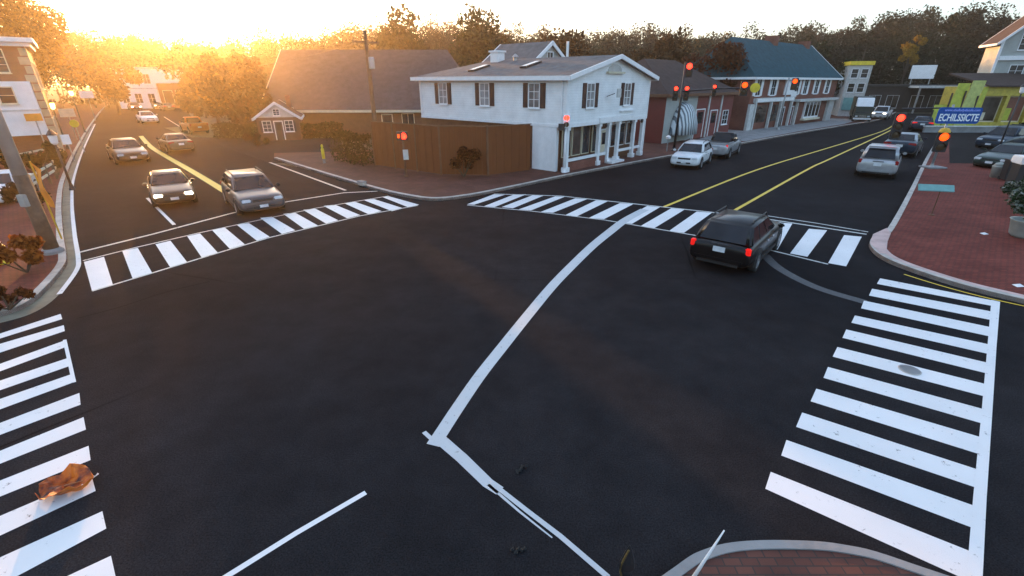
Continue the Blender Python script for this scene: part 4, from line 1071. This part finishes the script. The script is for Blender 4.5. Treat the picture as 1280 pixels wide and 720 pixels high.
p = (29.14,32.88); e = empty('sign_signal', (*p,.12), 'signal post on red brick carrying blue lettered sign and two lights', 'traffic light')
pole_part(e, 4.1, .08, .07, 'steel'); MB().box(-.55,-.45,.0,.75,.45,.1).build('footing', M['concrete'], e, bevel=.02)
signal_head(e, (-.0,-.14,1.75), facing(p)*.6, 'black', 0, 'orangeon', 2, .26)
MB().lathe([(.34,2.36),(.3,2.5),(.2,2.62),(.05,2.66)], 14, Matrix.Translation((-.05,-.1,0))).build('signal_cap', M['sigyellow'], e)
ax, ay = -1.95, 1.75
MB().tube([(0,0,3.9),(ax,ay,3.75)], .05, 8).build('mast_arm', M['black'], e)
signal_head(e, (ax,ay-.15,2.6), facing(p)*.6, 'black', 0, 'red', 3, .23)
T = face((.42,-.2,3.42), R(-4))
sg = MB(T); o_ = []
for cx, cz, a0 in ((1.5,.33,0),(-1.5,.33,90),(-1.5,-.33,180),(1.5,-.33,270)):
    for k in range(5):
        t = R(a0+k*22.5); o_.append((cx+.2*math.cos(t), cz+.2*math.sin(t)))
sg.prism([(x*.80,z*.95) for x,z in o_], -.02, .05); pl = sg.build('sign_board', M['blue'], e)
text_mesh('ECHILSSICTE', .62, 'lettering', 'letter', pl, T @ Matrix.Translation((0,-.03,-.14)), .01, .012, 2.45)
text_mesh('www.ehellsdyslande.com', .22, 'small_lettering', 'skyletter', pl, T @ Matrix.Translation((.1,-.03,.34)), .01, .004, 2.2)

p = (18.86,20.40); e = empty('low_sign', (*p,.12), 'low teal board on a thin post at the brick sidewalk edge', 'sign', R(-14))
MB().tube([(0,0,0),(0,0,1.1)], .022, 8).build('post', M['brownwall'], e); MB().lathe([(.12,0),(.12,.02),(.05,.05)], 12).build('base', M['brownwall'], e)
MB(Matrix.Translation((-.2,0,1.2)) @ Matrix.Rotation(R(-35),4,'X')).box(-.68,-.03,-.16,.68,.03,.16).build('board', M['teal'], e, bevel=.015)

# foreground corner
def along(a, b, r, name, mat, par, n=8): return MB().tube([a,b], r, n).build(name, M[mat], par, smooth=True)
e = empty('marker_rod', (2.08,3.59,.12), 'thin white tapered marker rod leaning over the near kerb', 'marker')
along((0,0,0),(.30,.06,.88),[.026,.008],'rod','whitep',e); MB().lathe([(.06,0),(.055,.03),(.03,.05)],12).build('base', M['black'], e)
e = empty('pointed_bollard', (1.24,3.42,.14), 'black spear-tipped bollard with gold edging beside the near kerb', 'bollard')
MB().tube([(0,0,0),(.03,.02,.45)], [.06,.055], 10).build('shaft', M['black'], e)
MB().lathe([(.055,.0),(.09,.1),(.085,.2),(.04,.36),(.006,.46)], 10, Matrix.Translation((.03,.02,.44)) @ Matrix.Diagonal((1,.6,1,1))).build('spear_tip', M['black'], e)
b = MB()
for s in (-1,): b.tube([(.03+s*.056,-.03,.45),(.03+s*.085,-.035,.56),(.03+s*.075,-.03,.68),(.03+s*.015,-.012,.86)], .012, 5)
b.build('gold_edging', M['gilt'], e)

# north corner bits
p = (-13.79,34.92); e = empty('yellow_bollard', (*p,.12), 'yellow bollard with grey base on the far kerb', 'bollard')
MB().lathe([(.1,0),(.1,.3),(.07,.32)],12).build('base', M['concrete'], e); MB().lathe([(.1,.32),(.11,.6),(.11,1.0),(.06,1.1),(.085,1.15),(.085,1.25),(.03,1.33)],14).build('body', M['bright'], e, smooth=True)
p = (-8.68,26.98); e = empty('gutter_box', (*p,.12), 'small pale junction box on the kerb by the crossing', 'utility box', R(-40))
MB().box(-.26,-.14,0,.26,.14,.2).build('case', M['kerb'], e, bevel=.02); MB().box(-.28,-.16,.2,.28,.16,.24).build('lid', M['concrete'], e)
p = (13.29,41.22); e = empty('lamp_bollard', (*p,.12), 'grey post with small white lamp head behind the white parked car', 'lamp')
MB().tube([(0,0,0),(0,0,1.0)], .05, 8).build('post', M['steel'], e); MB().lathe([(.05,1.0),(.2,1.05),(.22,1.2),(.05,1.32)], 12).build('lamp_head', M['whitep'], e)

p = (-10.6,38.0); e = empty('utility_pole', (*p,.05), 'tall brown wooden utility pole standing behind the hedge', 'utility pole')
MB().tube([(0,0,-.1),(0,0,8.9)], [.2,.13], 12).build('pole', M['poleb'], e)
MB(Matrix.Rotation(R(45),4,'Z')).box(-1.0,-.06,8.1,1.0,.06,8.24).build('cross_arm', M['poleb'], e)
MB().lathe([(.2,0),(.22,.1),(.22,.7),(.18,.8)],12,Matrix.Translation((.28,-.1,6.4))).build('transformer', M['steel'], e)
def wire(a, b, sag, label):
    e = empty('overhead_wire', a, label, 'wire'); d = Vector(b)-Vector(a)
    pts = [(d.x*t, d.y*t, d.z*t - sag*4*t*(1-t)) for t in [i/14 for i in range(15)]]
    MB().tube(pts, .018, 5).build('cable', M['wire'], e)
wire((-11.3,38.7,8.25), (-55,82,8.2), 1.2, 'dark overhead wire running from the hedge pole down the sunny road')

# west pavement
p = (-16.08,15.36); e = empty('street_pole', (*p,.12), 'thick two-tone street pole rising over the left pavement', 'utility pole')
MB().tube([(0,0,0),(0,0,2.7)], [.22,.2], 14).build('lower_sleeve', M['poleb'], e, smooth=True)
MB().tube([(0,0,2.7),(0,0,10)], [.19,.14], 14).build('pole', M['poleg'], e, smooth=True)
MB().box(-.12,-.32,1.7,.12,-.17,2.1).build('meter_box', M['poleg'], e, bevel=.02)
MB().lathe([(.32,0),(.32,.1),(.24,.18)],14).build('base', M['concrete'], e)
p = (-17.11,16.87); e = empty('banner_post', (*p,.12), 'narrow orange banner on a thin post by the left kerb', 'banner', R(-25))
MB().tube([(0,0,0),(0,0,2.9)], .03, 8).build('post', M['sigyellow'], e)
b = MB(); n = 8
for i in range(n+1): pass
vs = []; fs = []
for i in range(n+1):
    z = 2.85-1.6*i/n; 
    for x in (.04, .46): vs.append((x - .1*(i/n)*(x>.2), .06*math.sin(i*.9+x*3), z - (.25*(x>.2) if i==0 else 0)))
for i in range(n): fs.append((2*i,2*i+1,2*i+3,2*i+2))
o = b.add(vs, fs).build('cloth', M['orange'], e); s = o.modifiers.new('t','SOLIDIFY'); s.thickness=.012
p = (-16.72,14.35); e = empty('hydrant', (*p,.12), 'yellow hydrant with white cap on the left pavement', 'hydrant')
MB().lathe([(.17,0),(.17,.05),(.12,.07),(.12,.5),(.15,.52),(.15,.57),(.11,.62)],14).build('barrel', M['bright'], e, smooth=True)
MB().lathe([(.11,.62),(.09,.72),(.03,.77)],12).build('bonnet', M['whitep'], e, smooth=True)
for s in (-1,1): MB(Matrix.Translation((0,0,.4)) @ Matrix.Rotation(R(90)*s,4,'Y')).lathe([(.06,.1),(.06,.2),(.045,.22)],10).build('outlet', M['whitep'], e)
shrub('bush', (*(-15.23,13.52),.12), 'fiery orange bush glowing on the left brick pavement', 'fire', .75, 1.25, 1500, .085, 'bush', seed=21)
shrub('bush', (*(-13.23,10.93),.12), 'low russet bush near the rounded left kerb', 'rust', .55, .6, 800, .07, 'bush', seed=22)
shrub('bush', (*(-30.03,29.93),.12), 'olive bush behind the timber rail fence', 'olive', 1.6, 2.3, 2600, .12, 'bush', seed=23)
shrub('bush', (*(-33.52,31.94),.12), 'olive bush under the white bay of the brick building', 'olive', 1.5, 2.0, 2200, .12, 'bush', seed=24)
shrub('bush', (*(-22.15,20.95),.12), 'brownish bush beside the thick street pole', 'brown', 1.0, 1.3, 1700, .09, 'bush', seed=25)
def rail_fence(pts, label):
    p0 = pts[0]; e = empty('rail_fence', (*p0,.12), label, 'fence')
    for a, b_ in zip(pts[:-1], pts[1:]):
        L = math.hypot(b_[0]-a[0], b_[1]-a[1]); T = face((a[0]-p0[0],a[1]-p0[1],0), math.atan2(b_[1]-a[1], b_[0]-a[0]))
        n = max(1, round(L/1.9))
        for i in range(n+1): MB(T).box(L*i/n-.06,-.06,0,L*i/n+.06,.06,1.05).build('post', M['poleb'], e)
        for z in (.45,.85): MB(T).box(0,-.03,z,L,.03,z+.12).build('rail', M['cream'], e)
rail_fence([(-33.79,32.56), (-35.02,37.21), (-28.03,28.89), (-25.28,24.53)], 'weathered timber rail fence round the olive bushes')
def lamp(p, hgt, label, lit=False, sc=1.0):
    e = empty('street_lamp', (*p,.12), label, 'street lamp', 0, None, sc)
    pole_part(e, hgt, .07, .045, 'black')
    MB().lathe([(.06,hgt),(.16,hgt+.1),(.2,hgt+.45),(.13,hgt+.5)],12).build('lantern', M['lampon' if lit else 'whitep'], e)
    MB().lathe([(.24,hgt+.5),(.12,hgt+.68),(.02,hgt+.8)],12).build('cap', M['black'], e)
lamp((-50.26,57.37), 4.0, 'lit yellow street lamp farthest along the left pavement', True)
lamp((-39.48,42.75), 3.3, 'lit street lamp between the rail fence and brown shop', True)
lamp((-24.34,25.70), 2.4, 'short dark lamp beside the left kerb and white edge line')
def round_sign(p, hgt, r, mat, label, back='steel'):
    e = empty('round_sign', (*p,.12), label, 'sign'); MB().tube([(0,0,0),(0,0,hgt)], .035, 8).build('post', M[back], e)
    MB(face((0,-.05,hgt), facing(p))).lathe([(r,0),(r,.03)],20,Matrix.Rotation(R(90),4,'X')).build('disc', M[mat], e)
round_sign((-36.30,40.74), 2.3, .3, 'bright', 'round yellow sign on a post at the sunny left kerb')
def panel_sign(p, hgt, w, h, mat, label, name='panel_sign', post='steel'):
    e = empty(name, (*p,.12), label, 'sign'); MB().tube([(0,0,0),(0,0,hgt)], .04, 8).build('post', M[post], e)
    MB(face((0,-.06,hgt-h/2), facing(p))).box(-w/2,-.02,-h/2,w/2,.02,h/2).build('panel', M[mat], e, bevel=.008)
panel_sign((-36.77,38.90), 2.9, .55, 1.1, 'bright', 'upright yellow panel sign behind the timber rail fence')
panel_sign((-33.13,36.03), 1.9, .5, .7, 'whitep', 'small white panel sign on the left pavement')
panel_sign((-34.16,35.28), 3.4, .9, .5, 'orange', 'wide orange panel sign by the olive bush')
panel_sign((-44.97,50.09), 3.0, 1.2, .8, 'cream', 'wide cream panel sign before the farthest left shop')
p = (-63.74,75.32); panel_sign(p, 4.2, 1.6, 1.0, 'whitep', 'distant white panel sign where the left kerb vanishes')

# east pavement
p = (19.25,17.16); e = empty('planter', (*p,.12), 'pale planter with white-flecked leafy plant at the right edge', 'planter')
MB().lathe([(.36,0),(.46,.1),(.56,.62),(.6,.66),(.52,.66),(.48,.55)],16,Matrix.Translation((.5,0,0))).build('pot', M['pot'], e, smooth=True)
gg = np.random.default_rng(31); pts, cs = crown_points(gg, 1900, .8, 1.5, .5, 9, .3); pts[:,0] += .5
quads('foliage', leaf_quads(pts, .075, gg), FO['flower'], e)
shrub('bush', (*(24.36,21.83),.12), 'dark green bush with white flecks behind the pale planter', 'flower', .9, 1.6, 1900, .085, 'bush', seed=41)
p = (26.67,23.80); e = empty('utility_cabinet', (p[0]+1.0,p[1]+1.2,.12), 'white-topped utility cabinet behind the right edge bushes', 'cabinet', R(-20))
MB().box(-.8,-.4,0,.8,.4,1.5).build('case', M['black'], e, bevel=.02); MB().box(-.9,-.5,1.5,.9,.5,1.9).build('hood', M['whitep'], e, bevel=.05)
p = (30.29,29.40); e = empty('bin', (*p,.12), 'squat pale litter bin before the dark parked cars', 'bin')
MB().lathe([(.28,0),(.33,.62),(.36,.66),(.3,.72)],14).build('drum', M['pot'], e, smooth=True); MB().lathe([(.3,.72),(.22,.86),(.04,.92)],14).build('lid', M['pot'], e, smooth=True)
p = (30.06,28.39); e = empty('bin', (*p,.12), 'black wheeled bin beside the squat pale bin', 'bin', R(-20))
MB().prism([(-.3,.08),(.3,.08),(.36,1.15),(-.36,1.15)], -.32, .32).build('drum', M['black'], e, bevel=.02); MB().box(-.4,-.4,1.15,.4,.36,1.24).build('lid', M['black'], e, bevel=.02)
for s in (-.28,.28): MB(Matrix.Translation((s,.3,.1)) @ Matrix.Rotation(R(90),4,'Y')).lathe([(.1,-.04),(.1,.04)],12).build('wheel', M['tyre'], e)
hedge('hedge', (59,56.6), (78,56), 1.0, 1.1, 'dark low hedge along the pale wall by the parking lot', 'dark', 2500, .16, 44)
lamp((40.5,40.0), 4.6, 'dark street lamp at the brick edge of the parking lot')

# hedge and plants beyond the lawn
hedge('hedge', (-31.77,52.31), (-18.56,53.09), 1.6, 1.35, 'long low olive hedge between the lawn and side lot', 'hedge', 5200, .15, 45)
shrub('bush', (-24.0,45.4,0), 'small brown bush in front of the brown cottage', 'brown', 1.2, 1.4, 1400, .13, 'bush', seed=46)

# ================================================================== VEHICLES
TW = math.atan2(-.72,.70); AW = TW+math.pi; NA = math.atan2(.72,.69); NT_ = NA+math.pi
P_ = dict(black=carpaint('paint_black',(.006,.006,.007)), silver=carpaint('paint_silver',(.42,.43,.45),.5), pewter=carpaint('paint_pewter',(.07,.07,.075),.2), gold=carpaint('paint_bronze',(.05,.028,.016),.1),
          dark=carpaint('paint_dark_brown',(.02,.014,.011),.05), beige=carpaint('paint_beige',(.13,.095,.06),.1), white=carpaint('paint_white',(.68,.69,.7)),
          orange=carpaint('paint_orange',(.42,.15,.03)), navy=carpaint('paint_navy',(.015,.03,.05),.2), green=carpaint('paint_dark_green',(.03,.05,.042),.3),
          grey=carpaint('paint_grey',(.16,.165,.17),.4), red=carpaint('paint_red',(.2,.02,.02)))
def put(px, hd, kind, near, paint, label, cat='car', sc=1.0, **k):
    return vehicle('parked_car' if 'parked' in label else ('pickup_truck' if kind == 'pickup' else ('suv' if kind in ('suv','crossover') else 'sedan')), label, cat, at_near(px, hd, kind, sc, near), hd, kind, P_[paint], sc=sc, **k)
put((6.49,13.79), math.atan2(.77,.64), 'crossover', 'rear', 'black', 'black SUV crossing the far crosswalk with red tail lights', lit_rear=True, rack=True)
put((-11.20,20.67), TW-.10, 'crossover', 'front', 'pewter', 'dark silver SUV facing the camera beside the stop line', sc=1.02, lit_front=False, rack=True, trim=M['trim'])
put((-16.21,22.13), TW-.12, 'sedan', 'front', 'gold', 'bronze sedan waiting at the stop line of the sunny road', lit_front=True)
put((-27.70,34.92), TW, 'sedan', 'front', 'dark', 'dark brown sedan driving near the left kerb', sc=1.15)
put((-27.92,40.74), AW, 'sedan', 'rear', 'beige', 'beige sedan driving away along the yellow centre line', sc=1.06)
put((-52.04,70.92), TW, 'sedan', 'front', 'white', 'white sedan farther off on the sunny road', sc=1.15)
put((-36.03,56.46), AW+.02, 'pickup', 'rear', 'orange', 'orange pickup driving away on the right lane', 'pickup truck')
for i,(pt,hd,lf,lab) in enumerate((('red',TW,True,'distant red sedan leftmost in the queue of glinting cars'),('grey',TW,True,'distant grey sedan second from left in the glinting queue'),('gold',TW,True,'distant bronze sedan in the middle of the glinting queue'),
        ('beige',AW,False,'distant beige sedan driving away in front of the queue'),('silver',TW,True,'distant silver sedan rightmost of the glinting queue'))):
    pos = ((-79.68,105.58),(-86.96,119.09),(-79.32,111.94),(-70.73,102.66),(-79.68,119.09))[i]
    put(pos, hd, 'sedan', 'front' if hd == TW else 'rear', pt, lab, sc=1.1, lit_front=lf, lit_rear=not lf, group=None)
put((11.87,32.88), NT_+.2, 'crossover', 'front', 'white', 'white SUV parked facing the junction beside the far kerb', sc=1.04, rack=True)
put((15.86,37.62), NA+.15, 'pickup', 'rear', 'silver', 'silver pickup with red tail lights stopped behind the white SUV', 'pickup truck', sc=1.0, lit_rear=True, roofmat=P_['black'])
put((22.66,29.40), NA+.08, 'suv', 'rear', 'silver', 'silver SUV seen from behind on the right lane', sc=1.12)
put((30.90,38.46), NA, 'sedan', 'rear', 'navy', 'navy sedan just ahead of the silver SUV', sc=1.25, roofmat=P_['silver'])
put((58.23,78.56), NT_, 'pickup', 'front', 'white', 'white pickup with bright headlights coming down the road', 'pickup truck', lit_front=True, sc=1.1)
put((49.62,59.27), NA+.1, 'sedan', 'rear', 'navy', 'dark sedan farther up the right lane behind the red signal', sc=1.2, lit_rear=True)
put((32.69,32.56), R(205), 'sedan', 'front', 'green', 'dark green car parked nearest on the right brick lot', sc=1.15)
put((42.19,42.75), R(205), 'suv', 'front', 'navy', 'navy SUV parked behind the dark green car', sc=1.15)
put((48.58,44.96), R(215), 'sedan', 'front', 'grey', 'grey car parked at the far right by the low wall', sc=1.1)
put((-24.98,21.83), R(300), 'sedan', 'front', 'white', 'white car parked at the left edge beside the street pole')
q = (51.44,73.80); box_truck((q[0]+2.3,q[1]+2.4,0), NT_+.25, 'dark box truck with white cab top beside the teal-roofed inn')

# ================================================================== TREES
tree('golden_tree', (-56.5,57,.1), 'huge golden tree behind the tall brick corner building', 'gold', 101, 6.6, 10.5, 5.0, 15000, .22, 22)
tree('golden_tree', (-76,72,0), 'tall amber tree behind the low shops of the left pavement', 'amber', 102, 6.5, 10, 3, 6500, .26, 17)
tree('amber_tree', (-73,92,0), 'amber tree left of the pale block at the road end', 'amber', 103, 5.5, 9.0, 2.5, 3200, .38)
tree('amber_tree', (-66,104,0), 'rounded amber tree right behind the pale block fascia', 'amber', 104, 6, 10, 2, 3200, .4)
tree('brown_tree', (-52,84,0), 'brown tree right of the sunny road beyond the orange pickup', 'amber', 105, 5, 6.0, 1, 3200, .36)
tree('brown_tree', (-43,72,0), 'bushy brown tree between road end and brown cottage', 'brown', 106, 4.6, 4.9, .9, 3200, .33)
tree('brown_tree', (-33,61,0), 'dense brown tree directly left of the brown cottage', 'brown', 107, 3.2, 4.2, .6, 3000, .26)
tree('brown_tree', (-29.3,53.6,0), 'full brown tree behind the brown cottage roof', 'brown', 108, 3.4, 6.6, 1.2, 2400, .26)
tree('brown_tree', (-31.5,57.5,0), 'tall brown tree masking the left end of the mauve roof', 'amber', 121, 3.8, 7.6, 1.2, 4200, .24)
tree('olive_tree', (-18,86,0), 'tall olive tree showing above the mauve barn roof, leftmost', 'olive', 109, 6.5, 12, 3, 3600, .4)
tree('olive_tree', (-6,92,0), 'olive tree above the right end of the barn roof', 'green', 110, 6, 12.5, 3, 3600, .4)
tree('brown_tree', (9,88,0), 'brown tree behind the white house roof ridge', 'brown', 111, 6.5, 11.5, 3, 3600, .4)
tree('brown_tree', (24,84,0), 'brown tree behind the hipped brown roof', 'brown', 112, 6, 10, 3, 3400, .38)
tree('russet_tree', (25.2,63.5,0), 'dark russet tree against the left end of the teal roof', 'rust', 120, 3.6, 7.5, 2.6, 3600, .26)
tree('russet_tree', (38,86,0), 'dark russet tree rising behind the teal roof', 'rust', 113, 6, 10, 2.5, 3400, .38)
tree('small_golden_tree', (80,104,hill_z(80,104)), 'slender golden tree behind the white roof sign', 'goldbright', 114, 1.9, 7.0, 7.5, 2200, .28)
tree('dark_tree', (56,92,0), 'dark evergreen tree behind the narrow yellow-corniced building', 'dark', 115, 5, 10, 2, 3200, .36)
tree('dark_tree', (101,95,hill_z(101,95)), 'dark tree over the leaning yellow-green boards', 'dark', 116, 5, 9, 2, 3000, .38)
tree('brown_tree', (80,84,0), 'brown bare-looking tree behind the yellow-green boards', 'brown', 117, 3.4, 6.5, 2, 1500, .3)
tree('olive_tree', (104,82,0), 'olive tree between the boards and tall grey house', 'olive', 118, 4.5, 9.5, 2, 2600, .34)
tree('rusty_tree', (122,100,hill_z(122,100)), 'rusty orange tree at the far right above the grey house eaves', 'rust', 119, 5.5, 11, 3, 2600, .4)

# far wood on the hill: one mass nobody could count
SKX = [-200,0,70,110,160,230,300,330,400,450,500,540,600,640,700,800,900,960,1040,1090,1150,1250,1500]
SKY = [22,24,30,40,32,46,44,33,36,20,26,14,32,32,36,38,40,34,26,14,10,8,12]
F_, PIT = 580.0, math.atan(258/580); cpi, spi = math.cos(PIT), math.sin(PIT)
g = np.random.default_rng(77); V = []; MI = []; trunks = []
for ring, (dist, n) in enumerate(((126,60),(138,66),(150,70),(164,76),(180,80),(198,84))):
    for i in range(n):
        az = R(-62 + 124*(i+g.uniform(-.4,.4))/n); d = dist + g.uniform(-7,7)
        x, y = d*math.sin(az), d*math.cos(az)
        if az > R(24) and ring < 1: continue
        if az < R(-30) and ring < 2 : continue                       # the sunny road runs out here
        zb = hill_z(x, y)
        dd = y*cpi; pxx = 640 + F_*x/dd
        py = float(np.interp(pxx, SKX, SKY)); u = (360-py)/F_
        top = 5.6 + y*(u*cpi - spi)/(cpi + u*spi)
        top *= g.uniform(.9,1.0) if g.random() < .8 else g.uniform(1.0,1.07)
        if ring < 3: top -= (3-ring)*g.uniform(.8,2.6)
        h = max(5, top - zb); base = h*g.uniform(.08,.22); r = h*g.uniform(.34,.46)
        k = int(1100 + 28*h)
        pts, cs = crown_points(g, k, r, h-base, base, int(g.integers(7,13)), .35)
        pts += np.array([x, y, zb]); V.append(leaf_quads(pts, .31 if ring < 3 else .38, g))
        right = pxx > 1000
        w = [.26,.32,.20,.04,.01,.17] if right else [.28,.36,.20,.04,.02,.10]
        MI.append(np.full(k, g.choice(6, p=w)))
        for _ in range(2 if right else 1):
            tx, ty = x+g.uniform(-1.5,1.5), y+g.uniform(-1.5,1.5); a = .16; zt = zb+h*.8
            for q in ((1,0),(0,1)):
                trunks.append([(tx-a*q[0],ty-a*q[1],zb-.3),(tx+a*q[0],ty+a*q[1],zb-.3),(tx+a*.3*q[0]+.4,ty+a*.3*q[1],zt),(tx-a*.3*q[0]+.4,ty-a*.3*q[1],zt)])
V.append(np.array(trunks)); MI.append(np.full(len(trunks), 6))
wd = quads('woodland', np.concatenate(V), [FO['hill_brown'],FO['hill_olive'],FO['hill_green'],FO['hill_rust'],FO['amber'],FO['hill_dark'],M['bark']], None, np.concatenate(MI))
tag(wd, 'wooded hillside in mixed autumn brown and olive closing the view', 'woods', kind='stuff')
# undergrowth that closes the wood's foot
V = []
for i in range(900):
    az = R(g.uniform(-62,62)); d = g.uniform(122,190)
    if az < R(-30) and d < 165: continue
    x, y = d*math.sin(az), d*math.cos(az); pts = g.normal(size=(26,3))*np.array([1.6,1.6,.8]) + np.array([x,y,hill_z(x,y)+1.0]); V.append(leaf_quads(pts, .5, g))
ug = quads('undergrowth', np.concatenate(V), [FO['hill_brown'],FO['hill_dark']], None, g.integers(0,2,sum(len(v) for v in V)))
tag(ug, 'brown undergrowth at the foot of the wooded hill', 'undergrowth', kind='stuff')

# ================================================================== AIR, LIGHT, CAMERA
hz = MB().box(-445,-445,-1.2, 445,445,48).build('haze', M['glass'])
tag(hz, kind='stuff')
hm = bpy.data.materials.new('haze'); hm.use_nodes = True; t = hm.node_tree; t.nodes.clear()
o = t.nodes.new('ShaderNodeOutputMaterial'); vn = t.nodes.new('ShaderNodeVolumePrincipled')
vn.inputs['Color'].default_value = (1,.84,.64,1); vn.inputs['Density'].default_value = .00055; vn.inputs['Anisotropy'].default_value = .80
t.links.new(vn.outputs[0], o.inputs['Volume']); hz.data.materials.clear(); hz.data.materials.append(hm)

SAZ, SEL = R(-30.9), R(6.0)
sd = Vector((math.sin(SAZ)*math.cos(SEL), math.cos(SAZ)*math.cos(SEL), math.sin(SEL)))
sun = bpy.data.lights.new('sun', 'SUN'); sun.energy = 4.2; sun.angle = R(.53); sun.color = (1,.46,.13)
so = bpy.data.objects.new('sun', sun); so.rotation_euler = sd.to_track_quat('Z','Y').to_euler(); so.location = (0,0,60); COL.objects.link(so)
w = bpy.data.worlds.new('World'); S.world = w; w.use_nodes = True; nt = w.node_tree
sk = nt.nodes.new('ShaderNodeTexSky'); sk.sky_type = 'NISHITA'; sk.sun_disc = False; sk.sun_elevation = SEL; sk.sun_rotation = SAZ
sk.air_density = 1.0; sk.dust_density = 2.5; sk.ozone_density = 2.6
sky_fill = nt.nodes.new('ShaderNodeMix'); sky_fill.data_type = 'RGBA'; sky_fill.blend_type = 'ADD'; sky_fill.inputs[0].default_value = 1.0
sky_fill.inputs[7].default_value = (.9*.80, .9*.93, .9*1.12, 1)            # even pale blue added as thin high cloud, to brighten the shaded walls
nt.links.new(sk.outputs[0], sky_fill.inputs[6]); nt.links.new(sky_fill.outputs[2], nt.nodes['Background'].inputs['Color']); nt.nodes['Background'].inputs['Strength'].default_value = .15

cam = bpy.data.cameras.new('camera'); cam.sensor_width = 36; cam.lens = 580/1280*36; cam.clip_end = 3000; cam.clip_start = .05
co = bpy.data.objects.new('camera', cam); co.location = (0,0,5.6); co.rotation_euler = (math.pi/2 - PIT, 0, 0); COL.objects.link(co); S.camera = co

S.view_settings.view_transform = 'Standard'; S.view_settings.look = 'None'; S.view_settings.gamma = 1; S.view_settings.use_curve_mapping = False
S.view_settings.exposure = 1.85
S.render.engine = 'CYCLES'; c = S.cycles
c.use_denoising = True
try: c.denoiser = 'OPENIMAGEDENOISE'
except Exception: pass
c.max_bounces = 6; c.diffuse_bounces = 3; c.glossy_bounces = 3; c.transmission_bounces = 3; c.volume_bounces = 0; c.sample_clamp_indirect = 6
S.cycles.volume_step_rate = 5
